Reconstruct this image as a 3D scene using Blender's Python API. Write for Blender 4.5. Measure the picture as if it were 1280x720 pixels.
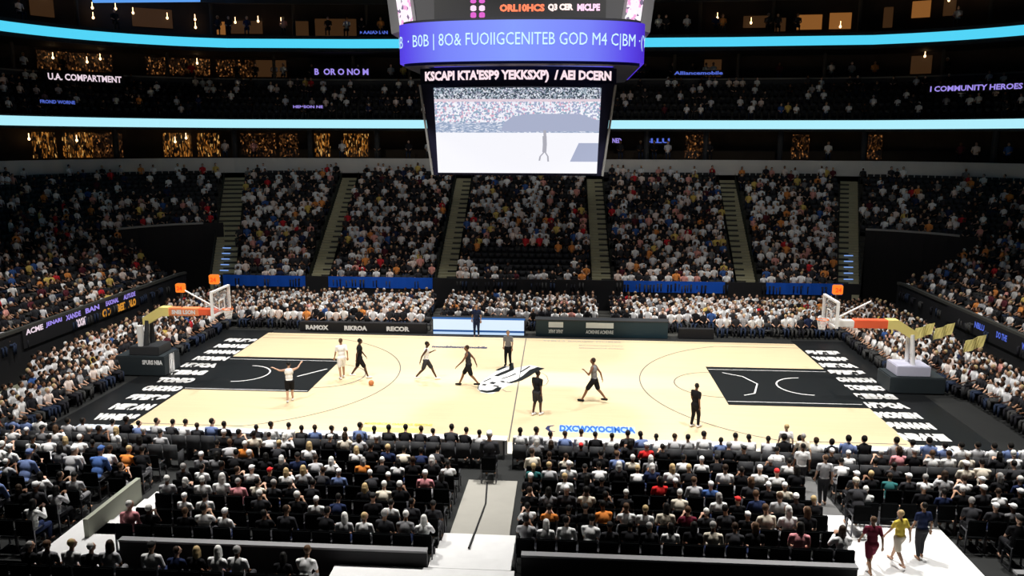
import bpy, bmesh, math, random
import numpy as np
from mathutils import Vector, Matrix
random.seed(7); rng = np.random.default_rng(7)
SC = bpy.context.scene; COL = SC.collection
PI = math.pi
for o in list(bpy.data.objects): bpy.data.objects.remove(o)

# ------------------------------------------------------------------ camera
CAM = Vector((2.10, -34.62, 10.69)); YAW, PITCH, ROLL, FPX = -.068, .184, .003, 1000.0
FW = Vector((math.sin(YAW)*math.cos(PITCH), math.cos(YAW)*math.cos(PITCH), -math.sin(PITCH)))
RT0 = Vector((math.cos(YAW), -math.sin(YAW), 0)); UP0 = RT0.cross(FW)
RT = RT0*math.cos(ROLL)+UP0*math.sin(ROLL); UP = UP0*math.cos(ROLL)-RT0*math.sin(ROLL)
cd = bpy.data.cameras.new('camera'); cam = bpy.data.objects.new('camera', cd); COL.objects.link(cam)
cd.sensor_width = 36; cd.lens = FPX/1280*36; cd.clip_end = 400
cam.matrix_world = Matrix(((RT.x, UP.x, -FW.x, CAM.x), (RT.y, UP.y, -FW.y, CAM.y), (RT.z, UP.z, -FW.z, CAM.z), (0, 0, 0, 1)))
SC.camera = cam
def px_of(p):                       # used only to leave out seats that are wholly outside the frame
    d = Vector(p)-CAM; z = d.dot(FW)
    return (640+FPX*d.dot(RT)/z, 360-FPX*d.dot(UP)/z)

# ------------------------------------------------------------------ world, light, exposure
w = bpy.data.worlds.new('world'); SC.world = w; w.use_nodes = True
w.node_tree.nodes['Background'].inputs[0].default_value = (.5, .6, .8, 1)
w.node_tree.nodes['Background'].inputs[1].default_value = .006
SC.view_settings.view_transform = 'Standard'; SC.view_settings.look = 'None'
SC.view_settings.gamma = 1; SC.view_settings.use_curve_mapping = False
SC.view_settings.exposure = 0.0
SPOT_W, WASH_W = 14500, 3600
def spot(x, y, z, tx, ty, tz, watt, ang, blend, size=.5, col=(1, .97, .92)):
    l = bpy.data.lights.new('arena_light', 'SPOT'); l.energy = watt; l.spot_size = math.radians(ang); l.spot_blend = blend
    l.shadow_soft_size = size; l.color = col
    o = bpy.data.objects.new('arena_light', l); COL.objects.link(o); o.location = (x, y, z)
    o.rotation_euler = (Vector((tx, ty, tz))-Vector((x, y, z))).to_track_quat('-Z', 'Y').to_euler()
    return o
for sx in (-13, -4.5, 4.5, 13):
    for sy in (-11, 11):
        spot(sx, sy, 24.5, sx*1.0, sy*.25, 0, SPOT_W, 74, .8)
for sx in (-11, 0, 11):             # wash on the far seats
    spot(sx, -6, 24.5, sx*1.25, 21, 4, WASH_W, 60, .9)
for sx in (-10, 4, 16):             # wash on the near floor seats
    spot(sx, -9, 24.5, sx*.95, -17, 0, WASH_W*6.0, 56, .75)
for s in (-1, 1):                   # wash on the end seats
    spot(s*12, 1, 24.5, s*19, 1, 0, WASH_W*1.3, 46, .9)

# ------------------------------------------------------------------ materials
MATS = {}
def mat(name, col, rough=.6, emit=0, spec=.3, metal=0, noise=0, nscale=20):
    if name in MATS: return MATS[name]
    m = bpy.data.materials.new(name); m.use_nodes = True; nt = m.node_tree; b = nt.nodes['Principled BSDF']
    b.inputs['Base Color'].default_value = (*col, 1); b.inputs['Roughness'].default_value = rough
    b.inputs['Metallic'].default_value = metal; b.inputs['Specular IOR Level'].default_value = spec
    if emit:
        b.inputs['Emission Color'].default_value = (*col, 1); b.inputs['Emission Strength'].default_value = emit
        b.inputs['Base Color'].default_value = (*[c*.05 for c in col], 1)
    if noise:
        tc = nt.nodes.new('ShaderNodeTexCoord'); n = nt.nodes.new('ShaderNodeTexNoise'); n.inputs['Scale'].default_value = nscale
        n.inputs['Detail'].default_value = 4
        mx = nt.nodes.new('ShaderNodeMix'); mx.data_type = 'RGBA'
        mx.inputs[6].default_value = (*[c*(1-noise) for c in col], 1); mx.inputs[7].default_value = (*[min(1, c*(1+noise)) for c in col], 1)
        nt.links.new(tc.outputs['Object'], n.inputs['Vector']); nt.links.new(n.outputs['Fac'], mx.inputs[0])
        nt.links.new(mx.outputs[2], b.inputs['Base Color'])
    MATS[name] = m; return m
def wood():
    m = bpy.data.materials.new('maple_boards'); m.use_nodes = True; nt = m.node_tree; b = nt.nodes['Principled BSDF']
    tc = nt.nodes.new('ShaderNodeTexCoord'); br = nt.nodes.new('ShaderNodeTexBrick')
    br.inputs['Scale'].default_value = 1; br.inputs['Brick Width'].default_value = 1.6; br.inputs['Row Height'].default_value = .09
    br.inputs['Mortar Size'].default_value = .0015; br.inputs['Bias'].default_value = 0
    br.inputs['Color1'].default_value = (.79, .63, .40, 1); br.inputs['Color2'].default_value = (.76, .60, .375, 1)
    br.inputs['Mortar'].default_value = (.62, .50, .33, 1)
    nt.links.new(tc.outputs['Object'], br.inputs['Vector']); nt.links.new(br.outputs['Color'], b.inputs['Base Color'])
    b.inputs['Roughness'].default_value = .42; b.inputs['Specular IOR Level'].default_value = .25
    return m
def vcol_mat(name):
    m = bpy.data.materials.new(name); m.use_nodes = True; nt = m.node_tree; b = nt.nodes['Principled BSDF']
    a = nt.nodes.new('ShaderNodeAttribute'); a.attribute_name = 'Col'
    nt.links.new(a.outputs['Color'], b.inputs['Base Color']); b.inputs['Roughness'].default_value = .8; b.inputs['Specular IOR Level'].default_value = .15
    return m
def speckle(name, cols, scale, emit, stretch=(1, 1, 1)):
    """a lit picture of a crowd: cells in several colours"""
    m = bpy.data.materials.new(name); m.use_nodes = True; nt = m.node_tree; b = nt.nodes['Principled BSDF']
    tc = nt.nodes.new('ShaderNodeTexCoord'); mp = nt.nodes.new('ShaderNodeMapping'); mp.inputs['Scale'].default_value = stretch
    v = nt.nodes.new('ShaderNodeTexVoronoi'); v.inputs['Scale'].default_value = scale
    sp = nt.nodes.new('ShaderNodeSeparateColor'); cr = nt.nodes.new('ShaderNodeValToRGB'); cr.color_ramp.interpolation = 'CONSTANT'
    el = cr.color_ramp.elements
    while len(el) > 1: el.remove(el[-1])
    el[0].position = 0; el[0].color = (*cols[0][1], 1)
    for p, c in cols[1:]:
        e = el.new(p); e.color = (*c, 1)
    nt.links.new(tc.outputs['Object'], mp.inputs[0]); nt.links.new(mp.outputs[0], v.inputs['Vector'])
    nt.links.new(v.outputs['Color'], sp.inputs[0]); nt.links.new(sp.outputs[0], cr.inputs[0])
    nt.links.new(cr.outputs[0], b.inputs['Emission Color']); b.inputs['Emission Strength'].default_value = emit
    b.inputs['Base Color'].default_value = (.01, .01, .01, 1)
    return m
BLK = mat('matt_black', (.012, .012, .014), .7)
DARK = mat('charcoal_panel', (.03, .032, .036), .6)
DCONC = mat('dark_concrete', (.05, .05, .045), .8, noise=.25, nscale=2)
CONC = mat('grey_concrete', (.30, .30, .28), .8, noise=.12, nscale=1.5)
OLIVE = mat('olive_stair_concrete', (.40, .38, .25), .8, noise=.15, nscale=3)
PALE = mat('pale_stair_concrete', (.66, .66, .66), .7, noise=.1, nscale=3)
WHITE = mat('white_paint', (.85, .85, .85), .5)
COURTW = mat('white_court_paint', (.88, .88, .86), .45)
COURTK = mat('black_court_paint', (.010, .011, .012), .38, spec=.2)
LINE = mat('thin_dark_line_paint', (.13, .13, .13), .5)
BLUE = mat('blue_banner_cloth', (.005, .10, .62), .7)
SEATM = mat('black_seat_vinyl', (.005, .0055, .006), .9, spec=.02)
STEEL = mat('dark_steel', (.10, .10, .11), .4, metal=.7)
GREYM = mat('grey_fascia_panel', (.30, .30, .29), .6, noise=.08, nscale=1)
ORANGE = mat('orange_lit_clock', (1.0, .22, .02), .5, emit=1.1)
REDPAD = mat('red_orange_pad', (.85, .13, .05), .6)
YELPAD = mat('pale_yellow_pad', (.85, .72, .25), .6)

# ------------------------------------------------------------------ mesh helpers
def tag(o, label=None, cat=None, group=None, kind=None):
    if label: o['label'] = label
    if cat: o['category'] = cat
    if group: o['group'] = group
    if kind: o['kind'] = kind
    return o
def link(name, me, m, parent=None, loc=None):
    o = bpy.data.objects.new(name, me); COL.objects.link(o)
    if m is not None:
        for mm in (m if isinstance(m, (list, tuple)) else [m]): me.materials.append(mm)
    if parent: o.parent = parent
    if loc: o.location = loc
    return o
def empty(name, loc, rz=0):
    o = bpy.data.objects.new(name, None); COL.objects.link(o); o.location = loc; o.rotation_euler = (0, 0, rz); o.empty_display_size = .1
    return o
class MB:
    def __init__(s): s.v = []; s.f = []; s.mi = []
    def add(s, vs, fs, mi=0):
        n = len(s.v); s.v += [tuple(v) for v in vs]; s.f += [tuple(i+n for i in f) for f in fs]; s.mi += [mi]*len(fs); return s
    def box(s, x0, x1, y0, y1, z0, z1, mi=0, M=None):
        vs = [Vector(p) for p in ((x0, y0, z0), (x1, y0, z0), (x1, y1, z0), (x0, y1, z0), (x0, y0, z1), (x1, y0, z1), (x1, y1, z1), (x0, y1, z1))]
        if M: vs = [M@v for v in vs]
        return s.add(vs, [(0, 3, 2, 1), (4, 5, 6, 7), (0, 1, 5, 4), (1, 2, 6, 5), (2, 3, 7, 6), (3, 0, 4, 7)], mi)
    def tube(s, p0, p1, r0, r1=None, n=8, mi=0):
        r1 = r0 if r1 is None else r1
        p0, p1 = Vector(p0), Vector(p1); d = (p1-p0)
        if d.length < 1e-6: return s
        q = d.to_track_quat('Z', 'Y'); vs = []
        for p, r in ((p0, r0), (p1, r1)):
            for i in range(n):
                a = 2*PI*i/n; vs.append(p+q@Vector((r*math.cos(a), r*math.sin(a), 0)))
        fs = [(i, (i+1) % n, n+(i+1) % n, n+i) for i in range(n)]+[tuple(range(n-1, -1, -1)), tuple(range(n, 2*n))]
        return s.add(vs, fs, mi)
    def ell(s, c, rx, ry, rz, nu=12, nv=8, q=None, mi=0):
        c = Vector(c); vs = []; fs = []
        for j in range(nv+1):
            t = PI*j/nv
            for i in range(nu):
                a = 2*PI*i/nu; p = Vector((rx*math.sin(t)*math.cos(a), ry*math.sin(t)*math.sin(a), rz*math.cos(t)))
                if q: p = q@p
                vs.append(c+p)
        for j in range(nv):
            for i in range(nu):
                a, b = j*nu+i, j*nu+(i+1) % nu
                fs.append((a, a+nu, b+nu, b))
        return s.add(vs, fs, mi)
    def cap(s, p0, r0, p1, r1):          # tapered capsule
        s.tube(p0, p1, r0, r1, 10); s.ell(p0, r0, r0, r0, 10, 6); s.ell(p1, r1, r1, r1, 10, 6); return s
    def poly(s, pts, z0, z1, mi=0):      # a flat outline with a small thickness
        n = len(pts); vs = [(x, y, z0) for x, y in pts]+[(x, y, z1) for x, y in pts]
        fs = [tuple(range(n-1, -1, -1)), tuple(range(n, 2*n))]+[(i, (i+1) % n, n+(i+1) % n, n+i) for i in range(n)]
        return s.add(vs, fs, mi)
    def stroke(s, pts, wd, z0, z1, mi=0):
        P = [Vector(p) for p in pts]; L = []; Rr = []
        for i, p in enumerate(P):
            t = (P[min(i+1, len(P)-1)]-P[max(i-1, 0)]).normalized(); n = Vector((-t.y, t.x))
            k = wd[i] if isinstance(wd, (list, tuple)) else wd
            L.append(p+n*k/2); Rr.append(p-n*k/2)
        for i in range(len(P)-1):
            q = [L[i], Rr[i], Rr[i+1], L[i+1]]
            s.add([(v.x, v.y, z1) for v in q], [(0, 1, 2, 3)], mi)
        return s
    def mesh(s, name):
        me = bpy.data.meshes.new(name); me.from_pydata([tuple(v) for v in s.v], [], s.f); 
        if any(s.mi): me.polygons.foreach_set('material_index', s.mi)
        me.update(); return me
    def build(s, name, m, parent=None, loc=None, bevel=0):
        me = s.mesh(name)
        if bevel:
            bm = bmesh.new(); bm.from_mesh(me); bmesh.ops.bevel(bm, geom=bm.edges[:], offset=bevel, segments=2, affect='EDGES', clamp_overlap=True); bm.to_mesh(me); bm.free()
        return link(name, me, m, parent, loc)
def struct(o): o['kind'] = 'structure'; return o
FONT_CACHE = {}
def text_mesh(body, size, bold=0, extrude=0):
    cu = bpy.data.curves.new('lettering', 'FONT'); cu.body = body; cu.size = size; cu.offset = bold; cu.extrude = extrude; cu.resolution_u = 2
    cu.align_x = 'CENTER'; cu.align_y = 'CENTER'
    ob = bpy.data.objects.new('tmp', cu); COL.objects.link(ob); dg = bpy.context.evaluated_depsgraph_get(); dg.update()
    me = bpy.data.meshes.new_from_object(ob.evaluated_get(dg)); bpy.data.objects.remove(ob); bpy.data.curves.remove(cu)
    return me
def text_on(body, wid, hei, M, name, m, parent=None, bold=.02, bend=None):
    """lettering stretched to wid x hei, laid on the plane of matrix M (x right, y up, z out)"""
    me = text_mesh(body, 1, bold, .0); n = len(me.vertices); co = np.empty(n*3); me.vertices.foreach_get('co', co); co = co.reshape(-1, 3)
    mn, mx = co.min(0), co.max(0); c = (mn+mx)/2
    co[:, 0] = (co[:, 0]-c[0])/(mx[0]-mn[0])*wid; co[:, 1] = (co[:, 1]-c[1])/(mx[1]-mn[1])*hei; co[:, 2] = .004
    if bend: co = bend(co)
    else:
        Mn = np.array(M); co = co@Mn[:3, :3].T+Mn[:3, 3]
    me.vertices.foreach_set('co', co.ravel()); me.update(); me.materials.clear()
    return link(name, me, m, parent)
def frame(o, x, y):                 # matrix from origin and two axes
    x = Vector(x).normalized(); y = Vector(y).normalized(); z = x.cross(y)
    return Matrix(((x.x, y.x, z.x, o[0]), (x.y, y.y, z.y, o[1]), (x.z, y.z, z.z, o[2]), (0, 0, 0, 1)))

# ------------------------------------------------------------------ floor and court
struct(MB().box(-48, 48, -44, 48, -.3, 0).build('floor', mat('black_floor_carpet', (.014, .015, .015), .85, noise=.3, nscale=1)))
W = 7.62; L = 14.33
court = MB().poly([(-14.25, -7.65), (14.5, -7.45), (14.28, 7.55), (-14.4, 7.8)], .001, .03).build('court_floor', wood()); struct(court); court['label'] = 'pale maple basketball court floor'
ap = MB()
ap.box(-17.2, -14.3, -8.6, 8.3, .001, .025); ap.box(14.3, 17.4, -8.6, 8.3, .001, .025)
struct(ap.build('court_apron', COURTK))['label'] = 'black court apron along both baselines'
struct(MB().box(-14.3, 14.5, -8.6, -7.4, .001, .028).build('sideline_apron', mat('pale_sideline', (.74, .70, .62), .5)))
K, F = 2.8, 8.83
Z = .032
key = MB().box(-14.42, -F, -K+.3, K, .031, Z+.003).box(F, 14.45, -K, K, .031, Z+.003)
tag(key.build('painted_key', COURTK), kind='structure')
def arc(cx, cy, r, a0, a1, n=40): return [(cx+r*math.cos(a0+(a1-a0)*i/n), cy+r*math.sin(a0+(a1-a0)*i/n)) for i in range(n+1)]
ln = MB()
for s in (-1, 1):
    xb = s*12.73; r = 7.24; yc = 6.7; ac = math.asin(yc/r); off = r*math.cos(ac)
    pts = [(s*L, -yc)]+[(xb-s*r*math.cos(a), r*math.sin(a)) for a in np.linspace(-ac, ac, 60)]+[(s*L, yc)]
    ln.stroke(pts, .05, Z, Z+.004)
    ln.stroke([(s*F-s*1.83*math.cos(a), 1.83*math.sin(a)) for a in np.linspace(-PI/2, PI/2, 30)], .05, Z, Z+.004)
    ln.stroke([(s*F, 1.83), (s*(F-.01), 1.84)], .05, Z, Z+.004)
ln.stroke([(.15, -7.5), (0, 7.6)], .05, Z, Z+.004)
ln.stroke([(s, 7.3) for s in np.linspace(-14.3, 14.2, 3)], .03, Z, Z+.004)
tag(ln.build('court_line', LINE), kind='structure')
wl = MB()
for s in (-1, 1):
    for yy in (-2.35, 2.35): wl.stroke([(s*14.3, yy), (s*(F+.05), yy)], .05, Z, Z+.008)
    wl.stroke([(s*12.73-s*1.25*math.cos(a), 1.25*math.sin(a)) for a in np.linspace(-PI/2, PI/2, 24)], .07, Z, Z+.008)
wl.stroke([(F+.6, 1.83), (F+1.4, 1.3), (F+1.83, .2), (F+1.4, -1.2), (F+.9, -1.5)], .07, Z, Z+.008)
wl.stroke([(-F-.2, 1.0), (-F-1.2, -.3)], .08, Z, Z+.008)
tag(wl.build('key_marking', COURTW), kind='structure')
# centre emblem: slanted lettering with black strokes over a pale body
em = MB().poly([(-1.68, -.93), (-1.47, -.09), (-1.08, 1.17), (-.7, 2.32), (-.35, 1.78), (.47, 2.41), (1.01, 2.07), (.97, 1.61), (.36, .31), (-.27, -.74), (-.65, -1.49), (-.93, -2.12), (-1.42, -2.01), (-1.64, -1.56)], Z-.001, Z+.003, 0)
for pts, wd in (([(1.0, 2.0), (.66, 1.49), (.35, .57), (.08, -.05), (-.29, -.5), (-.47, -.43)], [.42, .42, .32, .28, .22, .16]),
                ([(.47, 2.22), (.29, 1.74), (.06, 1.17)], .1), ([(-.11, .98), (-.36, .52), (-.73, .06)], .11),
                ([(-.44, 2.73), (-.38, 1.59), (-.71, 1.02), (-1.02, .46)], [.14, .24, .3, .22]), ([(-.71, 2.03), (-1.05, 1.36)], .18),
                ([(-1.19, .11), (-1.49, -.42)], .1), ([(-1.5, -1.71), (-1.2, -1.87), (-.83, -1.69), (-.7, -1.18)], [.2, .3, .36, .2]),
                ([(-1.5, -.84), (-1.32, -.9)], .22), ([(-1.18, -.53), (-.95, -.63)], .3), ([(-.75, -.28), (-.54, -.43)], .2),
                ([(-1.66, -.9), (-1.62, -1.5), (-1.45, -1.8)], .04), ([(-1.0, -.95), (-.75, -1.1)], .16)):
    em.stroke(pts, wd, 0, Z+.007, 1)
em.stroke([(.8, .78), (1.09, 1.13), (1.31, .65), (1.39, -.12), (1.32, -.62), (1.15, -.82)], .035, 0, Z+.007, 2)
em.stroke([(-.56, -1.48), (-.37, -1.78), (-.15, -1.76)], .035, 0, Z+.007, 2)
tag(em.build('centre_court_emblem', [COURTW, COURTK, LINE]), kind='structure')
# sponsor lettering on the floor
DKBLUE = mat('dark_blue_paint', (.03, .04, .12), .5); BRBLUE = mat('bright_blue_paint', (.03, .16, .62), .5); PLBLUE = mat('pale_blue_paint', (.45, .62, .85), .5)
FAINT = mat('faint_grey_paint', (.52, .46, .37), .5); YELL = mat('pale_yellow_paint', (.78, .70, .10), .5)
def floor_text(body, x, y, wid, hei, m, rz=0, bold=.03, name='floor_lettering', z=Z+.004):
    o = text_on(body, wid, hei, frame((x, y, z), (math.cos(rz), math.sin(rz), 0), (-math.sin(rz), math.cos(rz), 0)), name, m, None, bold)
    tag(o, kind='structure'); return o
floor_text('moobhanm.mobils', -3.35, 5.5, 2.9, .42, DKBLUE, bold=.05)
floor_text('WELLS BARGO HOMES', 3.0, 7.2, 4.2, .3, FAINT); floor_text('Moheconnonolding Jonory', 4.0, 6.35, 2.3, .22, FAINT); floor_text('Diccomonnd onosec', 4.0, 5.85, 2.3, .22, FAINT)
tag(MB().poly([(1.95, -6.4), (4.75, -6.4), (4.78, -5.68), (1.95, -5.68)], Z-.001, Z+.003).build('sponsor_strip', PLBLUE), kind='structure')
floor_text('DXCWXYOCIMCIA', 3.36, -6.03, 2.8, .66, BRBLUE, bold=.05, z=Z+.006)
tag(MB().stroke([(1.75, -5.75), (1.55, -5.85), (1.5, -6.1), (1.6, -6.35), (1.8, -6.4)], [.05, .12, .16, .1, .04], 0, Z+.006).build('sponsor_crescent', DKBLUE), kind='structure')
floor_text('MHSHBCRE OAHRNS EJMCNS', -4.15, -6.1, 2.6, .3, YELL); tag(MB().poly([(-5.4, -6.9), (-3.2, -6.9), (-3.2, -6.45), (-5.4, -6.45)], Z-.001, Z+.003).build('sponsor_panel', mat('yellow_tint_paint', (.84, .78, .22), .5)), kind='structure')
# big white letters on both baseline aprons, one letter per line
for s, y0, y1, words in ((-1, 6.0, -7.3, ['SPURS', 'NBAHE', 'SANAN', 'MOMEN', 'HRSOA', 'REBAG', 'TONIO', 'OHOHO', 'SPBRS', 'MERAN', 'WNBAS', 'SHRES']), (1, 5.9, -7.1, ['SHRES', 'WNBAS', 'MEROA', 'SPBRS', 'OHNOH', 'TONIO', 'REBAG', 'HRSOA', 'MOMEN', 'SANAN', 'NBAHE', 'SPURS'])):
    for i, wd_ in enumerate(words):
        floor_text(wd_, s*15.25, y0+(y1-y0)*i/11, 1.68, .74, COURTW, 0, bold=.10, name='apron_lettering', z=.03)

# ------------------------------------------------------------------ bowl stations (inner point, outer point), counter-clockwise seen from above: right side, far, left side
KN_IN = [-22, -20.0, -13.6, -5.55, 4.35, 13.3, 19.2, 22]
ST = []
def far_out(x):
    xi = [-20, -13.6, -5.55, 4.35, 13.3, 20]; xo = [-24.3, -14.9, -6.05, 4.15, 14.3, 24.3]
    yo = [28.0, 28.8, 29, 29, 28.8, 28.0]
    return float(np.interp(x, xi, xo)), float(np.interp(x, xi, yo))
for y in np.linspace(-14, 12.8, 28): ST.append((Vector((22, y, 0)), Vector((36, y+ (y+14)*.02, 0))))
for a in np.linspace(0, 75.5, 16)[1:-1]:
    th = math.radians(a*90/75.5); ph = math.radians(a); ST.append((Vector((20+2*math.cos(th), 12.8+2*math.sin(th), 0)), Vector((20+16*math.cos(ph), 12.9+16*math.sin(ph)*.975+.0, 0))))
for x in np.linspace(20, -20, 61): 
    xo, yo = far_out(x); ST.append((Vector((x, 14.8, 0)), Vector((xo, yo, 0))))
for a in np.linspace(0, 75.5, 16)[1:-1][::-1]:
    th = math.radians(a*90/75.5); ph = math.radians(a); ST.append((Vector((-20-2*math.cos(th), 12.8+2*math.sin(th), 0)), Vector((-20-16*math.cos(ph), 12.9+16*math.sin(ph)*.975, 0))))
for y in np.linspace(12.8, -14, 28): ST.append((Vector((-22, y, 0)), Vector((-36, y+(y+14)*.02, 0))))
NS = len(ST)
def pt(i, t, z=0.):                 # point at station index i (float), fraction t outwards
    i = max(0, min(NS-1.001, i)); k = int(i); f = i-k
    a = ST[k][0].lerp(ST[k+1][0], f); b = ST[k][1].lerp(ST[k+1][1], f)
    p = a.lerp(b, t); return Vector((p.x, p.y, z))
def off(i, d, z=0.):                # point d metres beyond the outer curve
    a, b = pt(i, 0), pt(i, 1); n = (b-a).normalized(); p = b+n*d; return Vector((p.x, p.y, z))
def sweep(profile, i0, i1, fn, closed=False, step=1.):
    mb = MB(); ns = max(2, int((i1-i0)/step)+1); m = len(profile)
    for q in range(ns):
        i = i0+(i1-i0)*q/(ns-1)
        mb.v += [tuple(fn(i, a, z)) for a, z in profile]
    for q in range(ns-1):
        for j in range(m if closed else m-1):
            a = q*m+j; b = q*m+(j+1) % m; mb.f.append((a, b, b+m, a+m)); mb.mi.append(0)
    if closed:
        mb.f.append(tuple(range(m))); mb.f.append(tuple(range((ns-1)*m+m-1, (ns-1)*m-1, -1))); mb.mi += [0, 0]
    return mb
def st_at(p):                       # station index whose inner point is nearest
    return min(range(NS), key=lambda k: (ST[k][0]-Vector((p[0], p[1], 0))).length)
NR, Z0, RISE = 22, 1.35, .29
def rowz(k): return Z0+k*RISE
I_FARR = 28+14; I_FARL = I_FARR+60
def i_of_x(x): return I_FARR+(20-x)/40*60
prof = [(0, 0), (0, Z0)]
for k in range(NR):
    prof += [(k/NR, rowz(k)), ((k+1)/NR, rowz(k))]
prof = prof[1:]
VL0, VL1, VR0, VR1 = I_FARL+.5, I_FARL+11, I_FARR-11, I_FARR-.5      # corner tunnels
KV = 9
struct(sweep([(0, 0)]+prof, 0, VR0, pt).build('lower_bowl_terrace', DCONC))
struct(sweep([(0, 0)]+prof, VR1, VL0, pt).build('lower_bowl_terrace', DCONC))
struct(sweep([(0, 0)]+prof, VL1, NS-1, pt).build('lower_bowl_terrace', DCONC))
pu = [(KV/NR, 0)]+[(a, z) for a, z in prof if a >= KV/NR-1e-6 and z >= rowz(KV)-1e-6]
for a, b in ((VR0, VR1), (VL0, VL1)):
    struct(sweep(pu, a, b, pt).build('lower_bowl_terrace', DCONC))
    tn = MB()
    for i in (a, b):
        P = [pt(i, 0, 0), pt(i, KV/NR, 0), pt(i, KV/NR, rowz(KV)), pt(i, 0, Z0)]
        tn.add(P, [(0, 1, 2, 3)])
    tn.v += []; struct(tn.build('tunnel_wall', BLK))
    struct(sweep([(KV/NR-.004, 0), (KV/NR-.004, rowz(KV)+.9), (KV/NR, rowz(KV)+.9)], a, b, pt).build('tunnel_wall', BLK))
    struct(sweep([(KV/NR-.008, rowz(KV)+.82), (KV/NR-.008, rowz(KV)+.95), (KV/NR, rowz(KV)+.95)], a+2, b, pt).build('tunnel_coping', GREYM))
# wall and board in front of the first row
struct(sweep([(-.004, 0), (-.004, 2.05), (.004, 2.05)], VR1, VL0, pt).build('bowl_front_wall', BLK))
for a, b, nm in ((0, VR0, 'r'), (VL1, NS-1, 'l')):
    struct(sweep([(-.004, 0), (-.004, 2.35), (.004, 2.35)], a, b, pt).build('bowl_front_wall', BLK))
    struct(sweep([(-.008, 2.28), (-.008, 2.42), (.006, 2.42)], a, b, pt).build('front_wall_coping', DCONC))
# blue banners
for x0, x1, lab in ((-19.9, -14.5, 'blue fabric banner at the tunnel on the scoreboard side of the left basket'), (-13.0, -6.3, 'long blue fabric banner left of the centre seating block'),
                    (5.7, 11.9, 'long blue fabric banner right of the centre seating block'), (14.4, 19.0, 'short blue fabric banner beside the right corner tunnel')):
    mb = MB(); n = 24
    for i in range(n+1):
        x = x0+(x1-x0)*i/n; dy = .025*math.sin(i*1.7)
        mb.v += [(x, 14.70+dy, 1.35), (x, 14.69+dy, 2.06), (x, 14.73+dy, 2.06), (x, 14.73+dy, 1.35)]
    for i in range(n):
        for j in range(4): a, b = i*4+j, i*4+(j+1) % 4; mb.f.append((a, b, b+4, a+4)); mb.mi.append(0)
    mb.f += [(0, 1, 2, 3), (n*4+3, n*4+2, n*4+1, n*4)]; mb.mi += [0, 0]
    tag(mb.build('fabric_banner', BLUE), lab.replace('at the tunnel on the scoreboard side of the left basket', 'beside the left corner tunnel'), 'banner', 'blue banners on the far wall')
# stairways through the bowl
AIS = [(-20.0, .75), (-13.75, .62), (-5.55, .6), (4.4, .6), (13.35, .6), (19.4, .6)]
AIS_I = []
for x, hw in AIS:
    ic = i_of_x(x); AIS_I.append((ic, hw)); mb = MB()
    for k in range(NR*2):
        t0, t1 = k/(NR*2), (k+1)/(NR*2)+.001; z = Z0+k*RISE/2+.03
        c0, c1 = pt(ic, t0), pt(ic, t1); d = (c1-c0).normalized(); n = Vector((-d.y, d.x, 0))*hw
        vs = [c0-n, c0+n, c1+n, c1-n]
        mb.add([(v.x, v.y, z-.36) for v in vs]+[(v.x, v.y, z) for v in vs], [(4, 5, 6, 7), (0, 1, 5, 4), (1, 2, 6, 5), (3, 0, 4, 7)])
    struct(mb.build('stairway', OLIVE))
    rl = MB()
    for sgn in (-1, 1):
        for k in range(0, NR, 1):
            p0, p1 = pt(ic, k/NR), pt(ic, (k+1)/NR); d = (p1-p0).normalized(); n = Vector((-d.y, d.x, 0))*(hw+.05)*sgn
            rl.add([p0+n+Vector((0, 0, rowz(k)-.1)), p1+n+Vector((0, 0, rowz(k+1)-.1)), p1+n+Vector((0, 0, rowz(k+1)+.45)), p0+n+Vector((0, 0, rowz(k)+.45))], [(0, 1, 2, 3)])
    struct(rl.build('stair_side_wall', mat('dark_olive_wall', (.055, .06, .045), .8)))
# blue lit stair edges at two corner stairs
LEDB = mat('blue_step_light', (.25, .45, 1), .5, emit=.8)
for ic, hw in (AIS_I[0], AIS_I[5]):
    for k in range(0, 7):
        p = pt(ic+(.0), k/NR); q = pt(ic, (k+.1)/NR); z = rowz(k)+.16
        tag(MB().box(p.x-.28, p.x+.28, p.y+.03, p.y+.09, z, z+.06).build('step_light', LEDB), 'blue glowing step edge light on a corner stairway', 'step light', 'blue step edge lights')

# ------------------------------------------------------------------ upper levels: profiles swept along the outer curve
def outer(name, prof, m, a=0, b=None, closed=False): return struct(sweep(prof, a, NS-1 if b is None else b, off, closed).build(name, m))
ZT = rowz(NR-1)
outer('bowl_top_fascia', [(0.0, 8.45), (0.0, 9.15), (.35, 9.15), (.35, 8.0), (0, 8.0)], mat('light_grey_fascia', (.62, .62, .60), .6, noise=.08, nscale=1), closed=True)
outer('concourse_floor', [(.3, 8.9), (5.5, 8.9)], DCONC)
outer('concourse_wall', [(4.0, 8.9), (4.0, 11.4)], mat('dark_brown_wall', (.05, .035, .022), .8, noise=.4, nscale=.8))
outer('ribbon_beam', [(-.05, 11.32), (-.05, 12.25), (.5, 12.25), (.5, 11.32)], BLK, closed=True)
outer('deck_underside', [(.4, 11.4), (7, 11.4)], BLK)
UD = [(.5, 12.2)]; 
for k in range(5): UD += [(.7+k*.85, 12.2+k*.55), (.7+(k+1)*.85, 12.2+k*.55)]
UD += [(4.95, 15.0)]
outer('upper_deck_terrace', UD, DCONC)
outer('suite_parapet', [(4.95, 14.8), (4.95, 15.55), (5.15, 15.55), (5.15, 14.8)], DARK, closed=True)
outer('suite_rail', [(4.88, 15.50), (4.88, 15.62), (4.95, 15.62), (4.95, 15.50)], mat('dim_grey_rail', (.16, .16, .15), .6), closed=True)
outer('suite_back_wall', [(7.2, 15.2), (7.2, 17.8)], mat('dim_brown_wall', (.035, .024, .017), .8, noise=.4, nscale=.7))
outer('suite_floor', [(5.1, 15.25), (7.3, 15.25)], DCONC)
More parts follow.
